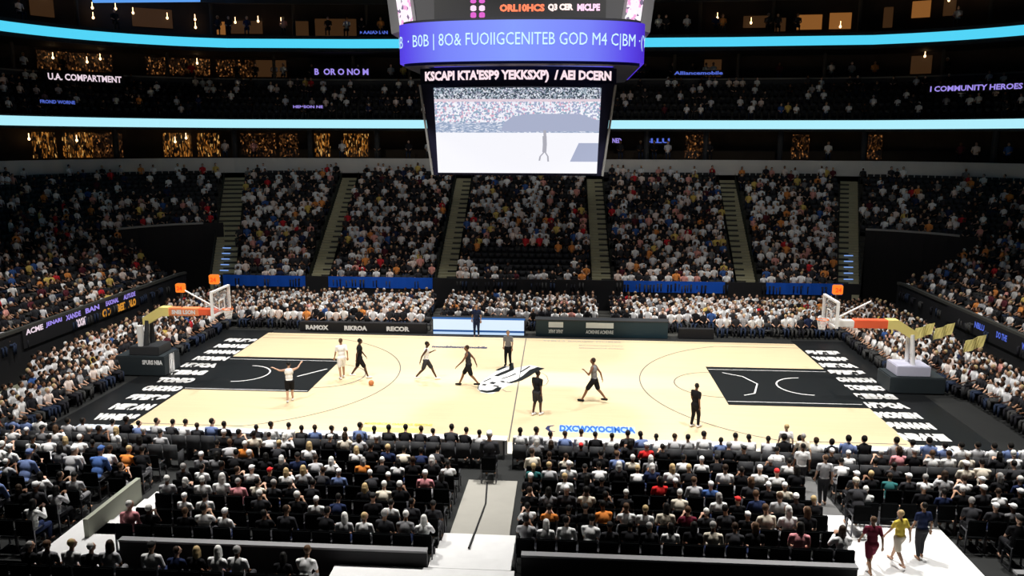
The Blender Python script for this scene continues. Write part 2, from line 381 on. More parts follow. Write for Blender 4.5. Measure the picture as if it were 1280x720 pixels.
outer('upper_ribbon_beam', [(-.05, 17.3), (-.05, 18.5), (.5, 18.5), (.5, 17.3)], BLK, closed=True)
outer('upper_ceiling', [(.4, 17.55), (9, 17.55)], BLK)
outer('upper_suite_floor', [(.4, 18.4), (5, 18.4)], DCONC)
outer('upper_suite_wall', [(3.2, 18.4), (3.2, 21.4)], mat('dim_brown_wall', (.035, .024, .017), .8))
outer('upper_gallery_fascia', [(0.2, 20.9), (0.2, 22.4), (.6, 22.4), (.6, 20.9)], mat('very_dark_panel', (.02, .022, .022), .6), closed=True)
outer('wall_outer', [(9, 8), (9, 27)], BLK)
struct(MB().box(-48, 48, -44, 48, 27, 27.3).build('ceiling', BLK))
for nm, a in (('wall_left', (-48, -47.7, -44, 48, 0, 27)), ('wall_right', (47.7, 48, -44, 48, 0, 27)), ('wall_back', (-48, 48, 47.7, 48, 0, 27)), ('wall_front', (-48, 48, -44, -43.7, 0, 27))):
    struct(MB().box(*a).build(nm, BLK))
# ribbon boards: one long curved LED board each
rb1 = sweep([(-.12, 11.50), (-.12, 12.14), (-.06, 12.14), (-.06, 11.50)], 0, NS-1, off, True).build('led_ribbon_board', mat('pale_cyan_led', (.44, .86, .98), .5, emit=1.0))
tag(rb1, 'long pale cyan glowing ribbon board at eye level around the bowl', 'led board')
rb2 = sweep([(-.12, 17.58), (-.12, 18.24), (-.06, 18.24), (-.06, 17.58)], 0, NS-1, off, True).build('led_ribbon_board', mat('cyan_led', (.085, .66, .93), .5, emit=1.0))
tag(rb2, 'long bright cyan glowing ribbon board curving around the upper level', 'led board')
# columns between suites
for i in np.linspace(30, NS-31, 15):
    struct(MB().tube(off(i, 1.2, 8.9), off(i, 1.2, 11.4), .22, n=10).build('column', DARK))
    p = off(i+3, 5.3, 15.2); struct(MB().tube(p, (p.x, p.y, 17.6), .14, n=8).build('column', mat('dim_column', (.06, .05, .04), .8)))
    p = off(i+1, 2.2, 18.4); struct(MB().tube(p, (p.x, p.y, 21.2), .14, n=8).build('column', MATS['dim_column']))
# warm lit rooms behind the concourse and the suites
def glow(name, c1, c2, sc, st, stretch):
    return speckle(name, [(0, (0, 0, 0)), (.42, tuple(c*.12 for c in c2)), (.66, tuple(c*.5 for c in c2)), (.80, c2), (.90, c1), (.95, (0, 0, 0))], sc, st, stretch)
G1 = glow('warm_room_glow', (1, .55, .16), (.55, .20, .03), 5.0, .6, (3, 3, .8)); G2 = glow('dim_room_glow', (.55, .22, .06), (.12, .045, .012), 7.0, .5, (1.6, 1.6, 1)); G3 = mat('amber_window_glow', (.22, .085, .02), .5, emit=1.0)
G4 = mat('faint_amber_glow', (.035, .016, .006), .5, emit=1.0)
def window(i0, i1, d, z0, z1, m, n):
    o = sweep([(d, z0), (d, z1)], i0, i1, off, step=.5).build('window_%d' % n, m); struct(o); return o
wn = 0
def i_of_px(u, d=4.0, z=10.):       # station seen at about this column of the frame
    best = min(np.arange(12, NS-12, .25), key=lambda i: abs(px_of(off(i, d, z))[0]-u)); return float(best)
for u0, u1, m in ((38, 72, G1), (80, 112, G1), (118, 150, G2), (205, 242, G1), (248, 275, G1), (300, 345, G2), (350, 372, G2), (392, 412, G1), (430, 460, G1), (855, 885, G2), (990, 1010, G2), (1085, 1105, G2)):
    wn += 1; window(i_of_px(u1), i_of_px(u0), 3.9, 9.2, 11.1, m, wn)
for u0, u1, m in ((50, 142, G2), (180, 262, G2), (272, 322, G2), (322, 360, G4), (1140, 1165, G4), (880, 900, G4)):
    wn += 1; window(i_of_px(u1, 7, 16), i_of_px(u0, 7, 16), 7.0, 15.9, 17.3, m, wn)
for u0, u1, m, z0, z1 in ((270, 282, G3, 18.9, 19.9), (285, 330, G4, 19., 20), (365, 385, G4, 18.8, 20), (395, 445, G4, 18.8, 20.2), (968, 982, G4, 19, 20), (996, 1027, G3, 19.1, 20.2), (1034, 1064, G3, 19.1, 20.3), (1105, 1113, G4, 19.1, 20.6), (1135, 1163, G3, 19.7, 20.9), (1174, 1195, G4, 19.7, 21), (930, 960, G4, 19.3, 20.2), (40, 70, G4, 19.3, 20.6), (165, 215, G4, 19.2, 20.6)):
    wn += 1; window(i_of_px(u1, 3, 19), i_of_px(u0, 3, 19), 3.1, z0, z1, m, wn)
LAMP = mat('warm_lamp', (1, .62, .30), .5, emit=4); LAMPW = mat('white_lamp', (1, .9, .8), .5, emit=2)
lamp_me = MB().ell((0, 0, 0), .09, .09, .11).box(-.02, .02, -.02, .02, .09, .4).mesh('small_lamp'); lamp_me.materials.append(LAMP)
for n, (u, d, z) in enumerate(((128, 6.5, 16.9), (70, 6.5, 16.75), (108, 6.5, 16.6), (115, 2.5, 20.2), (143, 2.5, 20.3), (168, 2.5, 20.1), (208, 2.5, 19.9), (245, 2.5, 19.3), (245, 2.5, 19.9), (295, 2.5, 19.8), (113, 2.5, 19.5), (322, 2.5, 19.9), (350, 2.5, 19.8), (244, 6.5, 16.9), (1158, 6.5, 17.2), (1190, 2.5, 20.7), (1229, 2.5, 21.0), (897, 2.5, 20.0), (938, 2.5, 19.6), (60, 2.5, 20.6), (40, 3.4, 10.6), (95, 3.4, 10.5), (222, 3.4, 10.4), (236, 3.4, 10.7), (1050, 2.5, 19.2))):
    o = link('small_lamp', lamp_me, None); o.location = off(i_of_px(u, d, z), d, z)
    tag(o, 'small glowing amber lamp in an upper level suite', 'lamp', 'suite lamps')
# boards and signs on the upper decks
LEDW = mat('pinkish_white_led', (1, .82, .92), .5, emit=.8); LEDP = mat('violet_led', (.42, .32, 1), .5, emit=.8); LEDBL = mat('blue_led', (.12, .2, .9), .5, emit=.7)
def board(u0, u1, d, z0, z1, body, m, lab, back=BLK, bold=.03):
    a, b = off(i_of_px(u0, d, z0), d, 0), off(i_of_px(u1, d, z0), d, 0)
    x = (b-a).normalized(); c = (a+b)/2; wd = (b-a).length; hh = z1-z0
    Mx = frame((c.x, c.y, (z0+z1)/2), x, (0, 0, 1))
    o = MB().box(-wd/2, wd/2, -hh/2, hh/2, -.08, 0, M=Mx).build('led_sign', back); tag(o, lab, 'sign')
    if body: text_on(body, wd*.94, hh*.62, Mx, 'lettering', m, o, bold)
    return o
board(55, 152, 3.6, 14.75, 15.55, 'U.A. COMPARTMENT', LEDW, 'dark sign with pinkish white lettering on the left upper deck')
board(1158, 1282, 2.2, 14.1, 14.75, 'I COMMUNITY HEROES', LEDP, 'dark sign with violet lettering on the right upper deck')
board(390, 462, 4.6, 15.75, 16.6, 'B  OR O NO M', LEDP, 'dark sign with violet letters beside the ribbon board left of the scoreboard')
board(840, 905, 4.6, 15.8, 16.25, 'Alliancemobile', LEDBL, 'sign with blue script lettering right of the hanging scoreboard')
board(448, 486, 1.5, 18.75, 19.15, 'MAAIAXIAN', LEDBL, 'blue lettered sign on the top level left of the scoreboard')
board(366, 404, .9, 13.0, 13.35, 'HENSON NE', LEDP, 'small blue sign on the upper deck left of the scoreboard')
board(46, 96, .9, 13.0, 13.4, 'FROND WORNE', LEDBL, 'small blue lit strip sign on the far left upper deck')
board(765, 778, 2.0, 10.3, 10.9, 'NED', LEDP, 'tiny violet sign under the lower ribbon beside the scoreboard')
board(805, 838, 2.0, 10.3, 10.9, 'BLLU', LEDBL, 'small blue sign under the lower ribbon right of the scoreboard')
o = MB().box(-33, -24.9, 24.9, 25.1, 20.5, 24.0).build('video_board', mat('blue_video_led', (.12, .38, .95), .5, emit=.9)); tag(o, 'blue lit video board at the top left of the arena', 'screen')
# long side boards under the end seats
sb = empty('side_board', (-21.88, 3.2, 0)); tag(sb, 'long dark ribbon board with violet lettering below the left end seats', 'sign')
MB().box(-.06, 0, -4.9, 4.9, 1.45, 2.3).build('panel', BLK, sb)
for y, body, m in ((3.9, 'ALITUDE', LEDP), (2.2, 'EASONAL', LEDP), (.4, 'BAN', LEDP), (-1.2, 'XANDE', LEDP), (-2.7, 'JENARI', LEDP), (-4.1, 'ACME', LEDW)):
    text_on(body, 1.2, .26, frame((.01, y, 2.15), (0, 1, 0), (0, 0, 1)), 'lettering', m, sb, .04)
LEDO = mat('orange_led', (1, .42, .05), .5, emit=.6)
for y, body, m in ((4.1, 'ALO', LEDO), (3.0, 'BEE', LEDO), (1.6, 'CO', LEDO), (-.6, 'ROOMS', LEDW)):
    text_on(body, .8, .42, frame((.01, y, 1.7), (0, 1, 0), (0, 0, 1)), 'lettering', m, sb, .06)
sb = empty('side_board', (21.88, 2.6, 0)); tag(sb, 'long dark ribbon board with dim blue lettering below the right end seats', 'sign')
MB().box(0, .06, -4.9, 4.9, 1.45, 2.3).build('panel', BLK, sb)
for y, body in ((1.5, 'NBLU'), (-.5, 'DO THE'), (-2.6, 'WOBLE')):
    text_on(body, .9, .3, frame((-.01, y, 1.95), (0, -1, 0), (0, 0, 1)), 'lettering', LEDBL, sb, .04)

# ------------------------------------------------------------------ hanging scoreboard
sc = empty('hanging_scoreboard', (.15, 0, 0)); tag(sc, 'huge hanging scoreboard with a violet ring and a white video screen over the court', 'scoreboard')
RA, RBB, RY = 4.52, 1.5, 4.0        # half width, bulge of the front and back, straight side length
def ring_outline(g=0., n=40):
    out = [(.17+(RA-g)*math.cos(a), -RY+(RBB-g)*math.sin(a)) for a in np.linspace(PI, 2*PI, n+1)]
    return out+[(.17+(RA-g)*math.cos(a), RY+(RBB-g)*math.sin(a)) for a in np.linspace(0, PI, n+1)]
def ringmesh(g, z0, z1, th=.25):
    mb = MB(); A = ring_outline(g); B = ring_outline(g+th); n = len(A)
    for (x, y), (x2, y2) in zip(A, B): mb.v += [(x, y, z0), (x, y, z1), (x2, y2, z1), (x2, y2, z0)]
    for i in range(n):
        for j in range(4):
            a, b = i*4+j, i*4+(j+1) % 4; k = ((i+1) % n)*4; mb.f.append((a, k+j, k+(j+1) % 4, b)); mb.mi.append(0)
    return mb
def ring_led():
    m = bpy.data.materials.new('violet_blue_led_ring'); m.use_nodes = True; nt = m.node_tree; b = nt.nodes['Principled BSDF']
    tc = nt.nodes.new('ShaderNodeTexCoord'); sp = nt.nodes.new('ShaderNodeSeparateXYZ'); ab = nt.nodes.new('ShaderNodeMath'); ab.operation = 'ABSOLUTE'
    cr = nt.nodes.new('ShaderNodeValToRGB'); mr = nt.nodes.new('ShaderNodeMapRange'); mr.inputs['From Max'].default_value = 4.72
    nt.links.new(tc.outputs['Object'], sp.inputs[0]); nt.links.new(sp.outputs[0], ab.inputs[0]); nt.links.new(ab.outputs[0], mr.inputs['Value']); nt.links.new(mr.outputs[0], cr.inputs[0])
    e = cr.color_ramp.elements; e[0].position = 0; e[0].color = (.20, .30, .98, 1); e[1].position = 1; e[1].color = (.06, .01, .58, 1); x = e.new(.55); x.color = (.16, .20, .92, 1); x = e.new(.85); x.color = (.09, .05, .80, 1)
    nt.links.new(cr.outputs[0], b.inputs['Emission Color']); b.inputs['Emission Strength'].default_value = 1; b.inputs['Base Color'].default_value = (.01, .01, .02, 1)
    return m
ring = ringmesh(0, 13.42, 14.80).build('ring_board', ring_led(), sc)
_t = np.linspace(PI, 2*PI, 400); _px, _py = RA*np.cos(_t), -RY+RBB*np.sin(_t); _s = np.concatenate([[0], np.cumsum(np.hypot(np.diff(_px), np.diff(_py)))]); _s -= _s[-1]/2
def ringbend(co):
    out = np.empty_like(co); x = np.clip(co[:, 0], _s[0], _s[-1]); out[:, 0] = np.interp(x, _s, _px)*1.004+.17; out[:, 1] = np.interp(x, _s, _py)-.02; out[:, 2] = 14.10+co[:, 1]; return out
text_on('8B  \u00b7 B0B | 8O& FUOIIGCENITEB GOD M4 C|BM \u00b7(Y', float(_s[-1]-_s[0])*.985, .56, None, 'lettering', mat('icy_white_led', (.62, .90, 1), .5, emit=1.0), ring, .0, ringbend)
ringmesh(.15, 13.32, 13.44, .9).build('ring_soffit', mat('navy_black', (.01, .01, .03), .5), sc)
ringmesh(.15, 14.78, 14.9, .9).build('ring_rim', BLK, sc)
# lower lettered band, slightly bowed
RB = 6.0
def arcband(r, yc, a, z0, z1, name, m, th=.3):
    mb = MB(); n = 24
    for i in range(n+1):
        t = -PI/2-a+2*a*i/n; c, s = math.cos(t), math.sin(t)
        mb.v += [(r*c, yc+r*s, z0), (r*c, yc+r*s, z1), ((r-th)*c, yc+(r-th)*s, z1), ((r-th)*c, yc+(r-th)*s, z0)]
    for i in range(n):
        for j in range(4): p, q = i*4+j, i*4+(j+1) % 4; mb.f.append((p, p+4, q+4, q)); mb.mi.append(0)
    mb.f += [(0, 1, 2, 3), (n*4+3, n*4+2, n*4+1, n*4)]; mb.mi += [0, 0]
    return mb.build(name, m, sc)
bd = arcband(9.0, 5.0, .43, 12.62, 13.36, 'lettered_band', mat('navy_black', (.01, .01, .03), .5))
def bandbend(co):
    r = 9.02; a = -PI/2+co[:, 0]/r; out = np.empty_like(co); out[:, 0] = r*np.cos(a); out[:, 1] = 5+r*np.sin(a); out[:, 2] = 13.0+co[:, 1]; return out
text_on("KSCAPI KTA'ESP9 YEKKSXP)  / AEI DCERN", 7.3, .46, None, 'lettering', mat('rosy_white_led', (1, .78, .84), .5, emit=1.0), bd, .05, bandbend)
# main screen: housing, video panel, picture on it
ty, by = -3.62, -3.35
Ms = frame((0, ty, 12.58), (1, 0, 0), (0, by-ty, -3.25*-1)) 
def scr_pt(u, v, d=0):      # u -1..1 across, v 0 top .. 1 bottom on the slightly tapered, tilted screen
    hw = 3.17+(3.08-3.17)*v; y = ty+(by-ty)*v; z = 12.6+(9.40-12.6)*v
    return (u*hw, y-d, z-d*.08)
def scr_quad(u0, v0, u1, v1, d, name, m, parent, n=1):
    return MB().add([scr_pt(u0, v0, d), scr_pt(u0, v1, d), scr_pt(u1, v1, d), scr_pt(u1, v0, d), scr_pt(u0, v0, d-.006), scr_pt(u0, v1, d-.006), scr_pt(u1, v1, d-.006), scr_pt(u1, v0, d-.006)], [(0, 1, 2, 3), (7, 6, 5, 4), (0, 4, 5, 1), (1, 5, 6, 2), (2, 6, 7, 3), (3, 7, 4, 0)]).build(name, m, parent)
hs = MB()
fr = [(-3.65, ty+.02, 12.75), (3.65, ty+.02, 12.75), (3.25, by+.02, 9.30), (-3.25, by+.02, 9.30)]
bk = [(x, -ty, z) for x, y, z in fr]
hs.add(fr+bk, [(0, 3, 2, 1), (4, 5, 6, 7), (0, 1, 5, 4), (1, 2, 6, 5), (2, 3, 7, 6), (3, 0, 4, 7)])
hs.build('screen_housing', mat('navy_black', (.01, .01, .03), .5), sc)
for s in (-1, 1): MB().tube((s*3.70, ty-.02, 12.7), (s*3.30, by-.02, 9.3), .045, n=8).build('housing_edge_trim', GREYM, sc)
SCW = mat('white_screen_led', (.93, .93, .985), .5, emit=1.0)
vs = scr_quad(-1, 0, 1, 1, .03, 'video_screen', SCW, sc)
SP1 = speckle('screen_crowd_top', [(0, (.03, .05, .07)), (.38, (.30, .38, .45)), (.62, (.75, .78, .85)), (.85, (.30, .30, .42))], 24, 1)
SP2 = speckle('screen_crowd_mid', [(0, (.30, .42, .55)), (.22, (.85, .86, .95)), (.55, (.75, .45, .58)), (.68, (.40, .42, .62)), (.85, (.95, .95, 1))], 17, 1)
SP3 = speckle('screen_crowd_low', [(0, (.28, .36, .52)), (.45, (.45, .52, .68)), (.8, (.75, .78, .88))], 20, 1, (.6, 1, 1.6))
scr_quad(-1, 0, 1, .13, .036, 'picture', SP1, vs); scr_quad(-1, .13, 1, .16, .036, 'picture', mat('screen_pink_band', (.75, .62, .70), .5, emit=1), vs)
scr_quad(-1, .16, 1, .40, .036, 'picture', SP2, vs); scr_quad(-1, .40, 1, .52, .036, 'picture', SP3, vs); 
q = [(-.15, .40), (-.05, .33), (.2, .30), (.75, .30), (1, .38), (1, .50), (.0, .51), (-.2, .50)]
SLATE = mat('screen_slate_blue', (.40, .44, .60), .5, emit=1)
MB().add([scr_pt(u, v, .041) for u, v in q], [tuple(range(len(q)))[::-1]]).build('picture', SLATE, vs)
q = [(.76, .64), (1, .64), (1, .86), (.66, .86)]
MB().add([scr_pt(u, v, .041) for u, v in q], [(3, 2, 1, 0)]).build('picture', SLATE, vs)
SGR = mat('screen_grey', (.42, .42, .48), .5, emit=1)
for nm, pts, wd in (('a', [(.34, .49), (.345, .56)], .035), ('b', [(.34, .56), (.345, .66), (.34, .75)], .05), ('c', [(.345, .74), (.29, .80), (.28, .85)], .02), ('d', [(.345, .74), (.385, .80), (.39, .86)], .02)):
    mb = MB()
    for (u0, v0), (u1, v1) in zip(pts, pts[1:]):
        mb.add([scr_pt(u0-wd/2, v0, .043), scr_pt(u0+wd/2, v0, .043), scr_pt(u1+wd/2, v1, .043), scr_pt(u1-wd/2, v1, .043)], [(3, 2, 1, 0)])
    mb.build('picture', SGR, vs)
# upper cube
MB().box(-4.05, 4.05, -2.9, 4, 14.9, 19.0).build('upper_cube', mat('charcoal_cube', (.055, .055, .058), .6), sc)
up = MB().box(-3.2, 3.3, -3.05, -2.92, 15.0, 19).build('score_panel', mat('dark_score_panel', (.025, .025, .025), .6), sc)
LR = mat('red_orange_led', (1, .22, .10), .5, emit=1.2); LPK = mat('pink_white_led', (1, .62, .85), .5, emit=1.2); LMG = mat('magenta_led', (.75, .12, .62), .5, emit=1)
def pt_txt(body, x, z, wd, h, m, b=.06): text_on(body, wd, h, frame((x, -3.06, z-.24), (1, 0, 0), (0, 0, 1)), 'score_lettering', m, up, b)
pt_txt('ORL10HCS', .15, 15.80, 1.7, .28, LR); pt_txt('Q3 CER', 1.6, 15.80, .95, .28, mat('white_led', (1, .8, .75), .5, emit=1.2)); pt_txt('MICLPE', 2.65, 15.80, .85, .26, LPK)
pt_txt('HFIERCRO', .45, 16.36, 1.7, .26, LR); pt_txt('OOCK', 2.6, 16.36, .8, .26, LR)
for x in (-1.75, -1.42):
    for z, m in ((15.55, LMG), (15.80, LPK), (16.08, LMG), (16.35, LPK), (16.62, LMG)):
        pt_txt('8', x+.05, z, .24, .22, m, .12)
for s in (-1, 1):
    wg = MB(); M = frame((s*4.25, -2.9, 15.0), (1, 0, 0), (0, 0, 1))
    wg.add([(s*3.85, -3.1, 14.85), (s*5.05, -2.2, 14.75), (s*5.5, -2.2, 19), (s*4.4, -3.1, 19), (s*3.85, -.5, 14.85), (s*5.05, -.5, 14.75), (s*5.5, -.5, 19), (s*4.4, -.5, 19)],
           [(0, 1, 2, 3), (7, 6, 5, 4), (0, 4, 5, 1), (1, 5, 6, 2), (2, 6, 7, 3), (3, 7, 4, 0)])
    wg.build('corner_wing', mat('grey_wing_panel', (.16, .16, .165), .6), sc)
    a = 3.95 if s > 0 else 4.2
    x0 = s*(4.02) ; st = MB().add([(s*3.98, -3.12, 14.9), (s*4.6, -2.68, 14.85), (s*5.1, -2.75, 19), (s*4.5, -3.2, 19)], [(0, 1, 2, 3) if s > 0 else (3, 2, 1, 0)])
    st.build('led_strip', speckle('led_strip_speckle_%d' % s, [(0, (1, .85, .95)), (.55, (.9, .4, .7)), (.72, (1, 1, 1)), (.88, (.2, .15, .25))], 9, 1.1), sc)
for x in (-3, 3):
    for y in (-2, 3): MB().tube((x, y, 19), (x, y, 27), .05, n=6).build('hanging_cable', STEEL, sc)
# roof catwalks seen at the very top
for a, z in (((-12.5, -6.2, 24, 24.6), 20.6), ((6.5, 17, 24, 24.6), 20.4)):
    x0, x1, y0, y1 = a; tr = empty('catwalk_truss', ((x0+x1)/2, y0, z)); tag(tr, 'dim grey roof catwalk beam above the upper level, %s of the scoreboard' % ('left' if x0 < 0 else 'right'), 'beam')
    wd = (x1-x0)/2; MB().box(-wd, wd, 0, .6, 0, .35).build('beam', mat('dim_grey_beam', (.09, .09, .09), .6), tr)
    for x in np.linspace(-wd+.3, wd-.3, 3): MB().tube((x, .3, .35), (x, .3, 27-z), .04, n=6).build('hanger', STEEL, tr)

# ------------------------------------------------------------------ baskets
def basket(s):
    side = 'left' if s < 0 else 'right'; X = lambda x: s*x
    t = empty('basketball_hoop', (s*16.9, 0, 0)); tag(t, 'basketball hoop on a padded rolling stand behind the %s baseline' % side, 'basketball hoop')
    def bx(n, x0, x1, y0, y1, z0, z1, m, bv=.02): 
        a, b = sorted((s*(x0-16.9), s*(x1-16.9))); return MB().box(a, b, y0, y1, z0, z1).build(n, m, t, bevel=bv)
    bx('base', 16.0, 18.3, -.75, .75, .03, .75 if s > 0 else .95, mat('dark_slate_pad', (.022, .03, .035), .6), .04)
    bx('ballast_box', 16.3, 17.7, -.6, .6, .95 if s < 0 else .75, 1.35 if s < 0 else 1.2, DARK if s < 0 else mat('lilac_grey_pad', (.55, .55, .68), .6), .03)
    lx = lambda x: s*(x-16.9)
    if s < 0: text_on('SPURS NBA', .95, .22, frame((lx(16.55), -.76, .68), (1, 0, 0), (0, 0, 1)), 'base_lettering', WHITE, t, .06)
    if s < 0: text_on('AT&I', .5, .9, frame((lx(15.99), -.1, .5), (0, -1 if s > 0 else 1, 0), (0, 0, 1)), 'base_lettering', WHITE, t, .08)
    for y in (-.32, .32): MB().tube((lx(17.05), y, 1.0), (lx(16.95), y*.6, 2.5), .13 if s < 0 else .10, .09, 10).build('post', DARK if s < 0 else WHITE, t)
    if s < 0:
        for y in (-.36, .3): MB().box(lx(17.3), lx(17.12), y-.14, y+.12, 1.35, 2.3).build('post_pad', WHITE, t)
    # elbow and padded boom
    m1 = MB(); e = [(17.15, 2.3), (17.15, 2.62), (16.35, 3.12), (15.9, 3.12), (15.9, 2.72), (16.25, 2.72), (16.95, 2.3)]
    vs = [(lx(x), -.22, z) for x, z in e]+[(lx(x), .22, z) for x, z in e]; n = len(e)
    m1.add(vs, [tuple(range(n)), tuple(range(2*n-1, n-1, -1))]+[(i, i+n, (i+1) % n+n, (i+1) % n) for i in range(n)]); m1.build('boom_elbow', YELPAD, t)
    bx('boom_pad', 14.5, 15.95, -.2, .2, 2.74, 3.1, mat('orange_pad', (.9, .30, .12), .6) if s < 0 else REDPAD)
    bx('boom_head', 13.62, 14.5, -.2, .2, 2.78, 3.06, REDPAD if s < 0 else mat('white_pad', (.8, .78, .75), .6))
    if s < 0:
        text_on('SNEI LSON', 1.1, .2, frame((lx(15.2), -.21, 2.92), (1, 0, 0), (0, 0, 1)), 'boom_lettering', WHITE, t, .05)
    MB().tube((lx(13.65), 0, 3.05), (lx(15.2), 0, 3.9), .04).build('boom_strut', WHITE, t)
    # backboard
    gl = bpy.data.materials.get('backboard_glass')
    if not gl:
        gl = bpy.data.materials.new('backboard_glass'); gl.use_nodes = True; b = gl.node_tree.nodes['Principled BSDF']; b.inputs['Base Color'].default_value = (.9, .95, 1, 1); b.inputs['Roughness'].default_value = .05; b.inputs['Transmission Weight'].default_value = .0; b.inputs['Alpha'].default_value = .12
    bb = bx('backboard', 13.50, 13.54, -.9, .9, 2.92, 3.98, gl, 0)
    f = MB()
    a, b_ = lx(13.46), lx(13.58); a, b_ = min(a, b_), max(a, b_)
    f.box(a, b_, -.95, .95, 2.88, 2.95).box(a, b_, -.95, .95, 3.94, 4.02).box(a, b_, -.95, -.88, 2.95, 3.94).box(a, b_, .88, .95, 2.95, 3.94)
    f.build('backboard_frame', WHITE, bb)
    g = MB(); a2, b2 = sorted((lx(13.46), lx(13.49))); g.box(a2, b2, -.3, .3, 3.05, 3.1).box(a2, b2, -.3, .3, 3.46, 3.51).box(a2, b2, -.3, -.25, 3.1, 3.46).box(a2, b2, .25, .3, 3.1, 3.46); g.build('target_square', WHITE, bb)
    rm = MB(); n = 20; c = lx(13.2)
    P = [Vector((c+.23*math.cos(2*PI*i/n), .23*math.sin(2*PI*i/n), 3.05)) for i in range(n)]
    for i in range(n): rm.tube(P[i], P[(i+1) % n], .018, n=6)
    rm.tube((lx(13.44), 0, 3.05), (lx(13.5), 0, 3.05), .04); rim = rm.build('rim', mat('orange_rim', (.9, .2, .03), .4), t)
    nt = MB()
    for i in range(n):
        for r0, z0, r1, z1, q in ((.22, 3.04, .17, 2.85, 1), (.22, 3.04, .17, 2.85, -1), (.17, 2.85, .13, 2.62, 1), (.17, 2.85, .13, 2.62, -1)):
            a, b = 2*PI*i/n, 2*PI*(i+q)/n
            nt.tube((c+r0*math.cos(a), r0*math.sin(a), z0), (c+r1*math.cos(b), r1*math.sin(b), z1), .006, n=3)
    nt.build('net', WHITE, rim)
    return t
hoopL = basket(-1); hoopR = basket(1)
def shot_clock(x, y, z, sz, lab):
    t = empty('shot_clock', (x, y, z)); tag(t, lab, 'shot clock', 'shot clocks')
    MB().box(-sz, sz, -.12, .12, -sz, sz).build('clock_case', ORANGE, t, bevel=.03)
    text_on('24', sz*1.3, sz, frame((0, -.125, 0), (1, 0, 0), (0, 0, 1)), 'digits', mat('deep_orange_led', (1, .08, .01), .5, emit=1), t, .04)
    MB().box(-.04, .04, -.02, .1, -sz-.35, -sz).build('bracket', STEEL, t)
shot_clock(-13.75, 0, 4.42, .21, 'square orange shot clock standing above the left backboard')
shot_clock(-15.35, 0, 4.0, .2, 'square orange shot clock on the arm behind the left backboard')
shot_clock(13.75, 0, 4.38, .2, 'square orange shot clock above the right backboard')
MB().tube((-15.35, 0, 3.1), (-15.35, 0, 3.5), .03).build('clock_mast', STEEL).parent = None
o = bpy.data.objects['clock_mast']; bpy.data.objects.remove(o)
for s, x in ((-1, -15.35),):
    o = MB().tube((x+16.9, 0, 3.1), (x+16.9, 0, 3.5), .03).build('clock_mast', STEEL, hoopL)

# ------------------------------------------------------------------ far sideline: tables and boards
sb = empty('courtside_board', (-2.6, 8.3, 0)); tag(sb, 'white and blue glowing courtside board at the far sideline', 'led board')
MB().box(-2.65, 2.5, 0, .6, 0, .95).build('panel', BLK, sb); MB().box(-2.6, 2.45, -.03, 0, .28, .88).build('screen', mat('bluish_white_led', (.72, .86, 1), .5, emit=1), sb)
MB().box(-2.6, 2.45, -.04, 0, .17, .28).build('stripe', mat('navy_led', (.01, .08, .28), .5, emit=1), sb); MB().box(-2.65, 2.5, -.04, 0, .88, .98).build('stripe', mat('royal_led', (.03, .14, .42), .5, emit=1), sb); MB().box(-2.6, 2.45, -.03, 0, .03, .17).build('stripe', mat('pale_blue_led', (.55, .72, .95), .5, emit=1), sb)
sb = empty('scorers_table', (4.1, 8.3, 0)); tag(sb, 'long dark scorers table with white lettered labels at the far sideline', 'table')
MB().box(-3.6, 3.6, 0, .7, 0, .9).build('front_panel', mat('dark_teal_panel', (.012, .035, .05), .5), sb, bevel=.01); MB().box(-3.65, 3.65, -.03, .75, .9, .95).build('table_top', DARK, sb)
for x, wd, body in ((-2.5, .8, 'XFINY'), (-.1, 1.5, 'ACMENRE')):
    MB().box(x-wd/2, x+wd/2, -.02, 0, .52, .82).build('label_plate', mat('pale_label', (.75, .82, .85), .5), sb)
    text_on(body+' '+body, wd*1.0, .2, frame((x, -.022, .3), (1, 0, 0), (0, 0, 1)), 'lettering', mat('pale_label', (.75, .82, .85), .5), sb, .03)
for x0, x1, lab in ((8.3, 10.2, 'low black sideline board right of the scorers table'), (-12.8, -5.6, 'low black sideline board left of the white courtside board')):
    tag(MB().box(x0, x1, 8.35, 8.75, 0, .55).build('sideline_board', BLK, bevel=.02), lab, 'board')

o = bpy.data.objects['sideline_board.001']
for x, body in ((-11.8, 'RAMOX'), (-9.6, 'RIKROA'), (-7.2, 'RECOR')): text_on(body, 1.3, .28, frame((x, 8.34, .25), (1, 0, 0), (0, 0, 1)), 'lettering', WHITE, o, .06)
